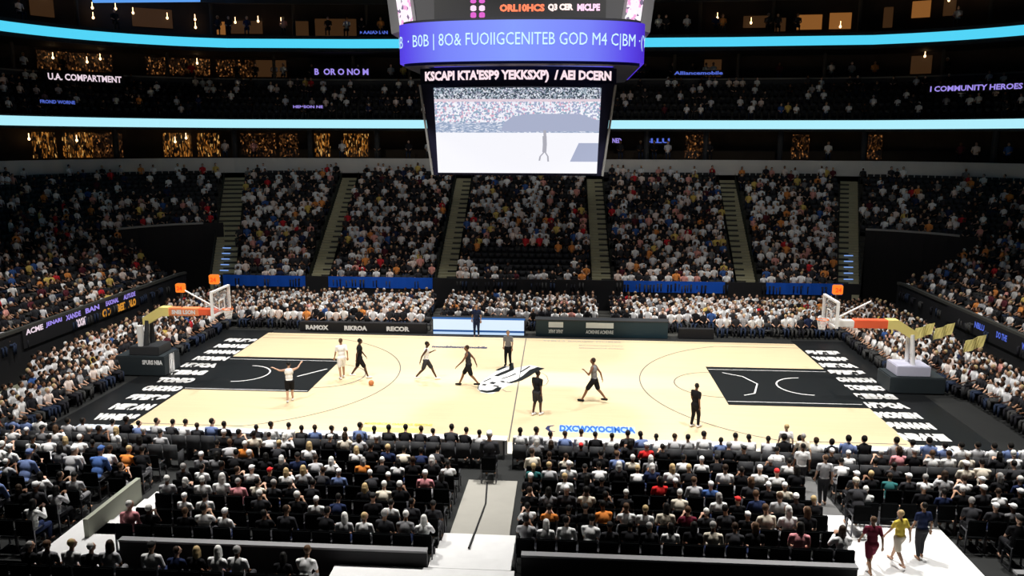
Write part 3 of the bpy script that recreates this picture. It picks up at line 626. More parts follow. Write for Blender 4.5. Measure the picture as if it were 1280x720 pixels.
# ------------------------------------------------------------------ figures
def remesh(mb, voxel, ratio, name):
    me = mb.mesh(name); o = bpy.data.objects.new('tmp', me); COL.objects.link(o)
    m = o.modifiers.new('r', 'REMESH'); m.mode = 'VOXEL'; m.voxel_size = voxel
    s = o.modifiers.new('s', 'SMOOTH'); s.iterations = 3; s.factor = .5
    d = o.modifiers.new('d', 'DECIMATE'); d.ratio = ratio
    dg = bpy.context.evaluated_depsgraph_get(); dg.update(); r = bpy.data.meshes.new_from_object(o.evaluated_get(dg)); r.name = name
    bpy.data.objects.remove(o); bpy.data.meshes.remove(me)
    r.polygons.foreach_set('use_smooth', [True]*len(r.polygons)); r.materials.clear(); return r
def V(*a): return Vector(a)
SHOES = {}
def body_parts(J, female=False, long_hair=False, cap=False, shorts=False, sleeveless=False, vox=.011):
    """J: joints. Returns meshes body, shirt, trousers, hair (figure faces +Y)"""
    b = MB(); hd = J['head']; yaw = J.get('yaw', 0); q = Matrix.Rotation(yaw, 3, 'Z')
    def H(x, y, z): return hd+q@V(x, y, z)
    b.ell(hd, .077, .095, .115, 16, 12, q=q.to_quaternion()); b.ell(H(0, .02, -.06), .058, .07, .06, 12, 8, q=q.to_quaternion())
    b.ell(H(0, .10, -.015), .014, .022, .026, 8, 6); b.ell(H(0, .086, -.07), .028, .016, .010, 8, 6)
    for s in (-1, 1): b.ell(H(s*.08, 0, -.01), .012, .022, .032, 8, 6); b.ell(H(s*.03, .085, .025), .022, .012, .008, 8, 6)
    b.cap(J['neck'], .058, hd+V(0, -.01, -.07), .052)
    ch, pv = J['chest'], J['pelvis']
    def trunk(mb, g):
        d = (ch-pv); q2 = d.to_track_quat('Z', 'Y'); mid = pv.lerp(ch, .45)
        sw = .175 if not female else .155
        mb.ell(ch, sw+g, .115+g, .17+g, 14, 10, q=q2); mb.ell(mid, .145+g, .105+g, .17+g, 14, 10, q=q2); mb.ell(pv, .165+g, .125+g, .125+g, 14, 10, q=q2)
    trunk(b, 0)
    for s in 'LR':
        b.cap(J['neck'].lerp(ch, .3), .06, J['sh'+s], .052); b.cap(J['sh'+s], .052, J['el'+s], .038); b.cap(J['el'+s], .038, J['wr'+s], .026)
        d = (J['wr'+s]-J['el'+s]).normalized(); pl = J['wr'+s]+d*.085
        sx = V(0, 0, 1).cross(d); sx = sx.normalized() if sx.length > .1 else V(1, 0, 0)
        up = d.cross(sx).normalized(); sg = 1 if s == 'L' else -1
        b.cap(J['wr'+s], .024, J['wr'+s]+d*.05, .03); 
        for k, ln_ in zip((-1.5, -.5, .5, 1.5), (.062, .078, .074, .055)):
            base = J['wr'+s]+d*.075+sx*k*.021; mid = base+d*ln_*.55-up*.008; tip = mid+d*ln_*.45-up*.03
            b.cap(J['wr'+s]+d*.04+sx*k*.015, .014, base, .012); b.cap(base, .0115, mid, .0105); b.cap(mid, .0105, tip, .009)
        tb = J['wr'+s]+d*.03-sx*sg*-1*.025; b.cap(tb, .015, tb+d*.045+sx*sg*.03, .011)
        b.cap(J['hip'+s], .095, J['kn'+s], .062); b.cap(J['kn'+s], .06, J['kn'+s].lerp(J['an'+s], .3)+V(0, -.012, 0), .056); b.cap(J['kn'+s].lerp(J['an'+s], .3)+V(0, -.012, 0), .056, J['an'+s], .036)
        f = J.get('ft'+s, V(0, 1, 0)); b.cap(J['an'+s]+V(0, 0, -.035)-f*.035, .042, J['an'+s]+f*.15+V(0, 0, -.045), .033)
    body = remesh(b, vox, .35, 'body')
    sh = MB(); trunk(sh, .016); sh.cap(J['neck'].lerp(ch, .45), .085, J['neck'].lerp(ch, .2), .066)
    for s in 'LR':
        sh.cap(J['neck'].lerp(ch, .35), .072, J['sh'+s], .062 if not sleeveless else .05)
        if not sleeveless: sh.cap(J['sh'+s], .066, J['sh'+s].lerp(J['el'+s], .62 if not J.get('long') else 1.), .058)
        if J.get('long'): sh.cap(J['el'+s], .054, J['el'+s].lerp(J['wr'+s], .85), .042)
    shirt = remesh(sh, .014, .4, 'shirt')
    tr = MB(); d = (ch-pv).to_track_quat('Z', 'Y'); tr.ell(pv+V(0, 0, -.01), .186, .146, .135, 14, 10, q=d)
    for s in 'LR':
        if shorts: tr.cap(J['hip'+s], .118, J['hip'+s].lerp(J['kn'+s], .82), .098)
        else: tr.cap(J['hip'+s], .112, J['kn'+s], .08); tr.cap(J['kn'+s], .078, J['an'+s]+(J['kn'+s]-J['an'+s])*.12, .056)
    trous = remesh(tr, .016, .4, 'trousers')
    h = MB()
    if cap:
        h.ell(H(0, -.012, .045), .088, .104, .085, 14, 10, q=q.to_quaternion()); h.ell(H(0, .10, .045), .06, .06, .012, 12, 6, q=q.to_quaternion())
    else:
        h.ell(H(0, -.028, .028), .088, .094, .103, 14, 10, q=q.to_quaternion())
        if long_hair:
            h.cap(H(0, -.07, -.03), .078, H(0, -.075, -.19), .06)
            for s in (-1, 1): h.cap(H(s*.06, -.03, 0), .04, H(s*.07, -.03, -.16), .034)
    hair = remesh(h, .013, .4, 'hair')
    SHOES[id(body)] = []
    for s in 'LR':
        sho = MB(); f = J.get('ft'+s, V(0, 1, 0)); sho.cap(J['an'+s]+V(0, 0, -.03)-f*.04, .054, J['an'+s]+f*.16+V(0, 0, -.042), .042)
        SHOES[id(body)].append(remesh(sho, .014, .4, 'shoe'))
    return body, shirt, trous, hair
def seated(lean=0., arms='lap', yaw=0., **k):
    pv = V(0, .02, .56); ch = pv+V(0, .42*math.sin(lean), .42*math.cos(lean)*.9+.02); nk = ch+V(0, .19*math.sin(lean)+.0, .19*math.cos(lean)); hd = nk+V(0, .035+.1*lean, .155)
    J = dict(pelvis=pv, chest=ch, neck=nk, head=hd, yaw=yaw)
    for s, g in (('L', -1), ('R', 1)):
        sh = ch+V(g*.185, 0, .10); J['sh'+s] = sh
        if arms == 'lap': J['el'+s] = sh+V(g*.05, .06, -.27); J['wr'+s] = V(g*.10, .33, .66)
        if arms == 'knees': J['el'+s] = V(g*.2, .36, .68); J['wr'+s] = V(g*.06, .52, .72)
        if arms == 'clap': J['el'+s] = sh+V(g*.06, .16, -.20); J['wr'+s] = sh+V(-g*.12, .34, -.02)
        if arms == 'up': J['el'+s] = sh+V(g*.1, .08, .22); J['wr'+s] = sh+V(g*.04, .12, .46)
        if arms == 'fold': J['el'+s] = sh+V(g*.07, .08, -.26); J['wr'+s] = sh+V(-g*.14, .24, -.24)
        J['hip'+s] = V(g*.095, .04, .54); J['kn'+s] = V(g*.12, .48, .52); J['an'+s] = V(g*.12, .46, .09)
    J.update(k); return J
def standing(step=0., arm=.0, lean=0., yaw=0., h=1., el=None, wr=None, knee=.06, **k):
    pv = V(0, 0, .95); ch = pv+V(0, .36*math.sin(lean), .38); nk = ch+V(0, .2*math.sin(lean), .18); hd = nk+V(0, .03, .165)
    J = dict(pelvis=pv, chest=ch, neck=nk, head=hd, yaw=yaw)
    for s, g in (('L', -1), ('R', 1)):
        sh = ch+V(g*.19, 0, .10); st = step*g; a = -arm*g
        J['sh'+s] = sh; J['el'+s] = sh+V(g*.05, a*.25-.02, -.27); J['wr'+s] = J['el'+s]+V(g*.01, a*.2+.07, -.23)
        J['hip'+s] = V(g*.095, 0, .92); J['kn'+s] = V(g*.10, st*.45+knee, .51); J['an'+s] = V(g*.105, st, .09+(.10 if st < -.15 else 0))
    if el:
        for s in el: J['el'+s] = V(*el[s])
    if wr:
        for s in wr: J['wr'+s] = V(*wr[s])
    J.update(k); return J
SKIN = [mat('light_skin', (.62, .38, .27), .6), mat('tan_skin', (.42, .24, .15), .6), mat('brown_skin', (.19, .09, .05), .6), mat('dark_skin', (.075, .035, .022), .6)]
CL = {'white': (.88, .88, .88), 'cream': (.75, .68, .56), 'pale grey': (.5, .5, .52), 'grey': (.2, .2, .21), 'black': (.012, .012, .014), 'charcoal': (.04, .04, .045), 'navy': (.02, .03, .08), 'blue': (.08, .16, .42), 'slate blue': (.16, .22, .42), 'red': (.72, .03, .03), 'orange': (.85, .28, .06), 'pink': (.80, .33, .36), 'yellow': (.80, .62, .10), 'teal': (.03, .14, .14), 'maroon': (.16, .02, .04)}
for k, c in CL.items(): mat(k+' cloth', c, .85, spec=.1)
HC = {'black': (.010, .009, .008), 'dark brown': (.035, .020, .012), 'brown': (.10, .055, .03), 'blond': (.55, .40, .20), 'grey': (.35, .34, .33), 'white': (.80, .79, .76)}
for k, c in HC.items(): mat(k+' hair', c, .6, spec=.2)
CAPM = {'white': mat('white cap', (.86, .86, .86), .8), 'black': mat('black cap', (.015, .015, .015), .8), 'red': mat('red cap', (.7, .03, .03), .8)}
SHOE_W = mat('white shoe', (.8, .8, .8), .6)
def make_person(P, loc, rz, sc, skin, shirt, trou, hairm, label, group, shoes=None):
    b = bpy.data.objects.new('person', P[0]); b.location = loc; b.rotation_euler = (0, 0, rz); b.scale = (sc, sc, sc); COL.objects.link(b)
    tag(b, label, 'person', group)
    for o_, me, m in ((b, P[0], skin),): pass
    def setm(o, m): o.material_slots[0].link = 'OBJECT'; o.material_slots[0].material = m
    setm(b, skin)
    for nm, me, m in (('shirt', P[1], shirt), ('trousers', P[2], trou), ('hair', P[3], hairm)):
        c = bpy.data.objects.new(nm if not (nm == 'hair' and P[4]) else 'cap', me); COL.objects.link(c); c.parent = b; setm(c, m)
    if shoes:
        for sm_ in P[5]:
            c = bpy.data.objects.new('shoe', sm_); COL.objects.link(c); c.parent = b; setm(c, shoes)
    return b
def variant(J, **k):
    P = list(body_parts(J, **k)); P.append(k.get('cap', False)); sh_ = SHOES.pop(id(P[0])); P.append(sh_)
    for me in P[:4]+sh_: me.materials.append(SKIN[0])
    return P
VARS = [variant(seated(0, 'lap'), vox=.013), variant(seated(.12, 'lap', yaw=.5), long_hair=True, female=True, vox=.013), variant(seated(.4, 'knees'), vox=.013),
        variant(seated(.05, 'clap', yaw=-.4), vox=.013), variant(seated(-.05, 'fold', yaw=.3), cap=True, vox=.013), variant(seated(.05, 'lap', yaw=-.2, long=True), cap=True, vox=.013),
        variant(seated(.1, 'clap', long=True), long_hair=True, female=True, vox=.013), variant(seated(.2, 'lap', yaw=-.7, long=True), vox=.013)]
VAR_DESC = ['hands on lap', 'long hair', 'leaning forward', 'hands together', 'cap, arms folded', 'cap', 'long hair', 'head turned']

# ------------------------------------------------------------------ near floor: aisles, seats and people
def raised(name, x0, x1, y0, y1, z, m): return struct(MB().box(x0, x1, y0, y1, 0, z).build(name, m))
NK = 8; PITCHY = .98; Y0 = -9.75
def row_y(k): return Y0-PITCHY*k
def row_z(k): return .05*k
for k in range(NK):
    struct(MB().box(-20, 19, row_y(k)-.62, row_y(k)+.36, 0, max(.02, row_z(k)+.02)).build('seating_platform', mat('black_floor_carpet', (.035, .036, .036), .85)))
ramp = MB().add([(-.86, -11.0, .1), (.68, -11.0, .1), (.72, -15.2, .42), (-.86, -15.2, .42), (-.86, -11, 0), (.68, -11, 0), (.72, -15.2, 0), (-.86, -15.2, 0)], [(3, 2, 1, 0), (0, 1, 5, 4), (1, 2, 6, 5), (2, 3, 7, 6), (3, 0, 4, 7)])
struct(ramp.build('aisle_ramp', mat('grey_board_ramp', (.30, .29, .26), .7, noise=.08, nscale=2)))
for k in range(4): struct(MB().box(-1.0-.03*k, .9, -15.2-.5*(k+1), -15.2-.5*k, 0, .46+k*.05).build('aisle_step', PALE))
tag(MB().tube((-.25, -11.3, .15), (-.12, -13, .28), .025, n=6).tube((-.12, -13, .28), (-.2, -15.1, .44), .025, n=6).tube((-.2, -15.1, .44), (-.22, -16.2, .6), .03, n=6).build('cable', BLK), 'black cable running down the middle of the centre aisle', 'cable')
for k in range(9):
    struct(MB().box(-9.85-.04*k, -9.2, -10.6-.6*(k+1), -10.6-.6*k, 0, .10+.05*k).build('aisle_step', PALE))
    struct(MB().box(8.95, 10.0, -8.9-.5*(k+1), -8.9-.5*k, 0, .06+.03*k).build('aisle_step', mat('dim_step', (.10, .10, .10), .8)))
struct(MB().box(-10.9, -9.0, -17.6, -15.2, 0, .5).build('aisle_landing', PALE)); struct(MB().box(8.95, 12.2, -18.2, -13.4, 0, .46).build('aisle_landing', PALE)); struct(MB().box(-3.3, 1.0, -19.6, -17.3, 0, .66).build('aisle_landing', PALE))
struct(MB().box(-10.25, -10.12, -16.2, -13.6, .3, 1.0).build('aisle_side_wall', mat('olive_grey_wall', (.30, .31, .25), .8)))
# low black walls along the bottom
for x0, x1, y in ((-8.7, -1.1, -17.1), (1.15, 8.9, -17.1), (12.4, 16.5, -17.1)):
    struct(MB().box(x0, x1, y-.12, y, 0, 1.0).build('vomitory_wall', BLK)); struct(MB().box(x0, x1, y-.16, y+.04, 1.0, 1.05).build('wall_cap', mat('dim_cap', (.25, .25, .26), .5)))
struct(MB().box(-16, -3.3, -19.6, -17.6, 0, .3).build('upper_platform', BLK)); struct(MB().box(1.0, 12.2, -19.6, -17.3, 0, .4).build('upper_platform', BLK))
# courtside LED tables in front of the first row
for x0, x1, lab in ((-15, -7.2, 'low bluish white courtside board at the left end of the near sideline'), (-7.0, .2, 'low white courtside board left of the halfway line, near sideline'), (.5, 8.4, 'low white courtside board right of the halfway line, near sideline'), (8.7, 14.8, 'low bluish white courtside board at the right end of the near sideline')):
    t = empty('courtside_table', ((x0+x1)/2, -8.95, 0)); tag(t, lab, 'table'); wd = (x1-x0)/2
    MB().box(-wd, wd, -.2, .2, .68, .72).build('table_top', mat('pale_blue_top', (.55, .62, .74), .5) if abs(x0+x1) > 15 else WHITE, t); MB().box(-wd, wd, .17, .2, .05, .68).build('front_panel', WHITE, t)
    for x in (-wd+.1, 0, wd-.1): MB().box(x-.03, x+.03, -.17, -.12, .02, .68).build('leg', STEEL, t)

# seat: pan with backrest and side frames
def seat_parts():
    pan = MB().box(-.215, .215, -.2, .24, .35, .405); me = pan.mesh('seat'); bm = bmesh.new(); bm.from_mesh(me); bmesh.ops.bevel(bm, geom=bm.edges[:], offset=.02, segments=2, affect='EDGES'); bm.to_mesh(me); bm.free()
    bk = MB().box(-.225, .225, -.27, -.21, .46, .90, M=Matrix.Rotation(.0, 4, 'X')); mb = bk.mesh('backrest')
    bm = bmesh.new(); bm.from_mesh(mb); bmesh.ops.bevel(bm, geom=bm.edges[:], offset=.025, segments=3, affect='EDGES'); bm.to_mesh(mb); bm.free()
    fr = MB()
    fr.box(-.015, .015, -.22, .2, .0, .03); fr.box(-.015, .015, .14, .18, .03, .36); fr.box(-.015, .015, -.24, -.20, .03, .62); fr.box(-.014, .014, -.2, .1, .58, .60)
    mf = fr.mesh('side_frame')
    for m_, mt in ((me, SEATM), (mb, SEATM), (mf, STEEL)): m_.materials.append(mt)
    return me, mb, mf
SEAT = seat_parts()
def place_seat(x, y, z, rz, label, group):
    o = bpy.data.objects.new('spectator_seat', SEAT[0]); COL.objects.link(o); o.location = (x, y, z); o.rotation_euler = (0, 0, rz); tag(o, label, 'seat', group)
    c = bpy.data.objects.new('backrest', SEAT[1]); COL.objects.link(c); c.parent = o
    for s in (-1, 1):
        c = bpy.data.objects.new('side_frame', SEAT[2]); COL.objects.link(c); c.parent = o; c.location = (s*.232, 0, 0)
ORD = ['first', 'second', 'third', 'fourth', 'fifth', 'sixth', 'seventh', 'eighth', 'ninth', 'tenth', 'eleventh', 'twelfth', 'thirteenth', 'fourteenth', 'fifteenth', 'sixteenth', 'seventeenth', 'eighteenth', 'nineteenth', 'twentieth']
spots = []        # (y order, x, y, z, ordinal row, ordinal seat, place)
SP_ = .50
def add_row(k, y, z, blocks):
    for (xa, direction, xend, place) in blocks:
        x = xa+direction*SP_*.55; n = 0
        while (xend-x)*direction > 0 and n < 20:
            u, v = px_of((x, y, z+1.2))
            if -10 < u < 1290 and v < 722: spots.append([x, y, z, k, n, place])
            x += direction*SP_; n += 1
for k in range(NK):
    y, z = row_y(k), max(.02, row_z(k)+.02)
    if k == 0: bl = [(-.4, -1, -9.0, 'left of centre aisle'), (.4, 1, 8.9, 'right of centre aisle'), (-9.0, -1, -17, 'beyond the left aisle'), (8.9, 1, 17.5, 'beyond the right aisle')]
    elif k == 1: bl = [(-2.6, -1, -9.0, 'left of centre aisle'), (.95, 1, 8.9, 'right of centre aisle'), (-10.3, -1, -17, 'beyond the left aisle'), (10.1, 1, 18, 'beyond the right aisle')]
    else: bl = [(-1.0, -1, -9.0, 'left of centre aisle'), (.95, 1, 8.8, 'right of centre aisle'), (-10.4, -1, -17, 'beyond the left aisle'), (10.1, 1, 18, 'beyond the right aisle')]
    if k == 5: bl[2] = (-11.1, -1, -17, 'beyond the left landing'); bl[3] = (12.4, 1, 17, 'beyond the right landing')
    if k >= 6: bl[2] = (-11.1, -1, -17, 'beyond the left landing'); bl[3] = (13.0, 1, 17, 'beyond the right landing')
    add_row(k, y, z, bl)
add_row(8, -18.5, .3, [(-3.4, -1, -13, 'left of centre aisle')])
BIG = [(-13.55, -13.8), (-13.2, -15.6), (-11.6, -13.4), (-12.5, -13.3)]
spots = [q for q in spots if all(abs(q[0]-a) > .55 or abs(q[1]-b) > .5 for a, b in BIG)]
spots.sort(key=lambda s: s[1])
stuff_people, stuff_seats = [], []     # (x, y, z, rz, scale)
PAL = ['white']*32+['cream']*8+['pale grey']*7+['grey']*4+['black']*34+['charcoal']*12+['navy']*3+['blue']*1+['slate blue']*2+['red']*1+['orange']*1+['pink']*2+['teal']*1+['maroon']*1
HP = ['black']*30+['dark brown']*14+['brown']*8+['blond']*12+['grey']*10+['white']*20
np_, ns_ = 0, 0
used_lab = set()
PERS_OCC = []
for (x, y, z, k, n, place) in spots:
    lab0 = '%s row from court, %s seat %s' % (ORD[k], ORD[n], place)
    if ns_ < 300: place_seat(x, y, z, 0, 'black padded seat, %s' % lab0, 'black seats near the camera'); ns_ += 1
    else: stuff_seats.append((x, y, z, 0))
    occ = .93 if k == 0 else .80 if k < 6 else .9
    if random.random() > occ: continue
    vi = random.choice(range(8)); rz = random.gauss(0, .15); s = random.uniform(.86, .98)
    sh = random.choice(PAL); hr = random.choice(HP); sk = random.choices(SKIN, (5, 4, 3, 1))[0]
    if k == 0: hr = 'black' if random.random() < .85 else 'dark brown'; vi = random.choice([0, 2, 7, 0]); sh = random.choice(['white', 'pale grey', 'black', 'charcoal', 'white', 'slate blue'])
    if np_ < 300:
        P = VARS[vi]
        if P[4]: cc = random.choices(['white', 'black', 'red'], (6, 3, 1))[0]; hm = CAPM[cc]; hd = '%s cap' % cc
        else: hm = MATS[hr+' hair']; hd = '%s hair' % hr
        tm = random.choice(['black cloth', 'navy cloth', 'charcoal cloth', 'black cloth', 'grey cloth'])
        make_person(P, (x+random.gauss(0, .03), y, z), rz, s, sk, MATS[sh+' cloth'], MATS[tm], hm, 'person in %s, %s, %s' % (sh, hd, lab0.replace(' seat ', ' ')), 'seated people near the camera'); np_ += 1
    else: stuff_people.append((x, y, z, rz, s, CL[sh], HC[hr], tuple(sk.node_tree.nodes['Principled BSDF'].inputs['Base Color'].default_value)[:3]))
print('near people', np_, 'seats', ns_, 'spots', len(spots))

for s in (-1, 1):
    struct(MB().box(min(s*20.9, s*22), max(s*20.9, s*22), -12, 12.5, 0, .015).build('walkway_floor', mat('olive_walkway', (.17, .17, .12), .8, noise=.1, nscale=2)))
# ------------------------------------------------------------------ special people near the camera and the players
ST_BIG = variant(seated(.45, 'knees', long=True), cap=True, vox=.013)
for x, y, z, s, c, hm, lab in ((-13.55, -13.8, .24, 1.2, 'slate blue', 'slate blue cloth', 'person in slate blue hooded jacket leaning forward at the lower left'),
                         (-13.2, -15.6, .34, 1.2, 'slate blue', 'slate blue cloth', 'person in pale blue hooded coat hunched at the bottom left corner'),
                         (-11.6, -13.4, .24, 1.2, 'blue', 'blue cloth', 'person in large blue hood beside the left landing'),
                         (-12.5, -13.3, .24, 1.15, 'pale grey', 'white cloth', 'person in white hood and grey coat at the lower left'),
                         (9.9, -14.4, .46, 1.15, 'charcoal', 'cream cloth', 'person in round cream hat sitting by the right landing')):
    make_person(ST_BIG, (x, y, z), 0, s*.9, SKIN[1], MATS[c+' cloth'], MATS['charcoal cloth'], MATS[hm], lab, None)
    place_seat(x, y, z, 0, 'black padded seat under the '+lab.split(' ', 1)[1].replace('in ', '', 1).replace('hunched ', '').replace('leaning forward ', '').replace('sitting ', '') if False else 'black seat of the '+lab, 'black seats near the camera')
WALK = variant(standing(.42, .8, .1), shorts=True, sleeveless=True); WALK2 = variant(standing(.34, .5, .05, yaw=.3), shorts=True)
STAND = variant(standing(.08, .2, .02, yaw=.4)); STANDS = variant(standing(.1, .3, .05, yaw=-.3), shorts=True)
REACH = variant(standing(.12, 0, .05, el={'R': (.38, .2, 1.46), 'L': (-.38, .1, 1.4)}, wr={'R': (.5, .42, 1.6), 'L': (-.62, .2, 1.5)}), shorts=True, sleeveless=True)
STRIDE = variant(standing(-.45, .7, .08, el={'L': (-.3, .12, 1.18)}, wr={'L': (-.2, .33, 1.3)}), shorts=True, sleeveless=True)
C_ = lambda n: MATS[n+' cloth']
PL = [(WALK2, -7.11, -.37, -1.2, 1.10, SKIN[3], 'black', 'black', 'black', 'player in black uniform striding beside the white uniformed player near the left key'),
      (STANDS, -7.9, -.43, .6, 1.10, SKIN[1], 'white', 'white', 'brown', 'player in white uniform at the corner of the left key'),
      (STRIDE, -4.08, -.38, -1.45, 1.06, SKIN[3], 'white', 'charcoal', 'black', 'player in white shirt and dark shorts walking left of the centre emblem'),
      (WALK, -2.06, -1.17, 1.5, 1.10, SKIN[2], 'charcoal', 'black', 'dark brown', 'player in dark uniform stepping toward the centre emblem'),
      (STAND, -.59, 2.3, 2.9, 1.02, SKIN[1], 'grey', 'black', 'black', 'official in grey shirt and black trousers behind the centre emblem'),
      (STANDS, 1.05, -4.65, -.6, 1.08, SKIN[3], 'black', 'charcoal', 'black', 'player in black uniform standing between the emblem and the blue floor lettering'),
      (STRIDE, 3.33, -2.92, 1.2, 1.12, SKIN[2], 'grey', 'black', 'dark brown', 'player in grey and black uniform walking right of the centre emblem'),
      (STAND, 7.03, -5.52, -.9, 1.02, SKIN[2], 'black', 'black', 'black', 'person in black standing on the three point line at the right'),
      (REACH, -9.14, -3.78, .3, 1.0, SKIN[0], 'white', 'black', 'black', 'person in white with arms out in front of the left key')]
for P, x, y, rz, s, sk, a, b, h, lab in PL:
    o = make_person(P, (x, y, Z+.005), rz, s*.94, sk, C_(a), C_(b), MATS[h+' hair'], lab, None, SHOE_W if a in ('white', 'black') else C_('black'))
b = MB().ell((0, 0, 0), .121, .121, .121, 24, 16).build('basketball', mat('orange_leather', (.55, .2, .07), .6, noise=.1, nscale=60)); b.location = (-6.35, -1.35, Z+.125); tag(b, 'orange basketball on the floor beside the striding dark player', 'basketball')
# a few people with their own place
make_person(VARS[5], (-.2, -11.1, .12), 0, 1.15, SKIN[1], C_('charcoal'), C_('black'), CAPM['white'], 'person in dark jacket and white cap at the head of the centre aisle', None)
make_person(STAND, (-2.75, 8.0, 0), PI, 1.0, SKIN[1], C_('navy'), C_('navy'), MATS['black hair'], 'person in navy standing in front of the white courtside board', None)
make_person(STAND, (11.0, -15.6, .46), .2, .82, SKIN[1], C_('navy'), C_('charcoal'), MATS['black hair'], 'person in navy jacket standing on the right landing', None)
make_person(WALK2, (9.5, -16.4, .46), 0, .8, SKIN[1], C_('maroon'), C_('maroon'), MATS['brown hair'], 'person in maroon walking down the right landing', None)
make_person(WALK2, (10.3, -16.0, .46), .4, .8, SKIN[0], C_('yellow'), C_('cream'), MATS['blond hair'], 'person in yellow top with blond hair walking on the right landing', None)
for n, (x, y, c, P) in enumerate(((9.35, -9.3, 'white', STAND), (9.6, -10.3, 'cream', WALK2), (9.3, -11.3, 'white', STAND), (9.65, -12.3, 'pale grey', STAND))):
    make_person(P, (x, y, .06+.06*n), 0, .86, SKIN[n % 3], C_(c), C_('white' if n < 2 else 'charcoal'), MATS[('blond', 'grey', 'black', 'brown')[n]+' hair'], 'standing person in %s with %s hair in the right aisle, %s from the court' % (c, ('blond', 'grey', 'black', 'brown')[n], ORD[n]), None)
place_seat(-.2, -11.1, .12, 0, 'black seat at the head of the centre aisle, under the person in white cap', 'black seats near the camera')
# waving flags behind the right basket
for n, (x, y, z, lab) in enumerate(((18.2, 2.6, 1.9, 'pale yellow flag nearest the right basket elbow'), (18.9, 2.2, 2.0, 'yellow flag, middle one behind the right basket'), (19.4, .4, 1.9, 'yellow flag, nearest to the right end seats'))):
    t = empty('flag', (x, y, .02)); tag(t, lab, 'flag', 'yellow flags')
    MB().tube((0, 0, 0), (0, 0, z+.25), .02, n=6).build('flag_pole', STEEL, t)
    mb = MB(); N = 8
    for i in range(N+1):
        for j in (0, 1): mb.v.append((i*.1+(.1 if j else 0), .06*math.sin(i*1.3+j), z-.35+j*.55+.04*i))
    for i in range(N): mb.f.append((i*2, i*2+2, i*2+3, i*2+1)); mb.mi.append(0)
    c = mb.build('cloth', mat('pale_yellow_cloth', (.85, .75, .28), .8), t); md = c.modifiers.new('s', 'SOLIDIFY'); md.thickness = .01

# ------------------------------------------------------------------ the far crowd and its seats, each one object
def low_person():
    parts = []
    def prim(mb): return np.array([tuple(v) for v in mb.v]), mb.f
    m = MB().ell((0, .04, 1.33), .09, .10, .125, 7, 5); parts.append((prim(m), 'skin'))
    m = MB().ell((0, .005, 1.375), .102, .105, .115, 7, 5); parts.append((prim(m), 'hair'))
    m = MB(); n = 8
    secs = [(.50, .17, .12), (.75, .16, .11), (1.0, .19, .12), (1.13, .20, .10), (1.20, .07, .06)]
    for z, rx, ry in secs: m.v += [(rx*math.cos(2*PI*i/n), ry*math.sin(2*PI*i/n), z) for i in range(n)]
    for j in range(len(secs)-1):
        for i in range(n): m.f.append((j*n+i, j*n+(i+1) % n, (j+1)*n+(i+1) % n, (j+1)*n+i))
    m.f.append(tuple((len(secs)-1)*n+i for i in range(n))); m.f.append(tuple(range(n-1, -1, -1)))
    parts.append((prim(m), 'shirt'))
    for s in (-1, 1):
        parts.append((prim(MB().tube((s*.21, 0, 1.12), (s*.25, .08, .83), .055, .045, 5)), 'shirt'))
        parts.append((prim(MB().tube((s*.25, .08, .83), (s*.10, .32, .72), .04, .035, 5)), 'skin'))
        parts.append((prim(MB().tube((s*.1, .02, .53), (s*.12, .48, .53), .09, .07, 6)), 'trou'))
        parts.append((prim(MB().tube((s*.12, .48, .53), (s*.12, .46, .05), .06, .045, 5)), 'trou'))
    return parts
LP = low_person()
LPV = np.concatenate([p[0][0] for p in LP]); LPC = np.concatenate([[p[1]]*len(p[0][0]) for p in LP])
LF, o_ = [], 0
for p in LP:
    LF += [tuple(i+o_ for i in f) for f in p[0][1]]; o_ += len(p[0][0])
LTOT = np.array([len(f) for f in LF]); LLOOP = np.array([i for f in LF for i in f])
def mass(name, V0, loops, tot, xf, cols, m):
    """copies of one small mesh at many places, as one mesh with a colour per point"""
    N = len(xf); nv = len(V0); X = np.array(xf)                     # x y z rz s
    c, s = np.cos(X[:, 3])[:, None], np.sin(X[:, 3])[:, None]; S = X[:, 4][:, None]
    P = np.empty((N, nv, 3)); P[:, :, 0] = (V0[:, 0]*c-V0[:, 1]*s)*S+X[:, 0][:, None]; P[:, :, 1] = (V0[:, 0]*s+V0[:, 1]*c)*S+X[:, 1][:, None]; P[:, :, 2] = V0[:, 2]*S+X[:, 2][:, None]
    me = bpy.data.meshes.new(name); me.vertices.add(N*nv); me.vertices.foreach_set('co', P.ravel())
    LL = (loops[None, :]+(np.arange(N)*nv)[:, None]).ravel(); me.loops.add(len(LL)); me.loops.foreach_set('vertex_index', LL)
    T = np.tile(tot, N); me.polygons.add(len(T)); st = np.concatenate([[0], np.cumsum(T)[:-1]]); me.polygons.foreach_set('loop_start', st); me.polygons.foreach_set('loop_total', T)
    me.update(calc_edges=True); me.validate()
    if cols is not None:
        a = me.color_attributes.new('Col', 'FLOAT_COLOR', 'POINT'); cc = np.ones((N*nv, 4)); cc[:, :3] = cols.reshape(-1, 3); a.data.foreach_set('color', cc.ravel())
    return link(name, me, m)
crowd = [(p[0], p[1], p[2], p[3], p[4]) for p in stuff_people]; ccol = [(p[5], p[6], p[7], (.02, .02, .03)) for p in stuff_people]
FS = [(.62, .38, .27), (.42, .24, .15), (.19, .09, .05), (.09, .04, .025)]
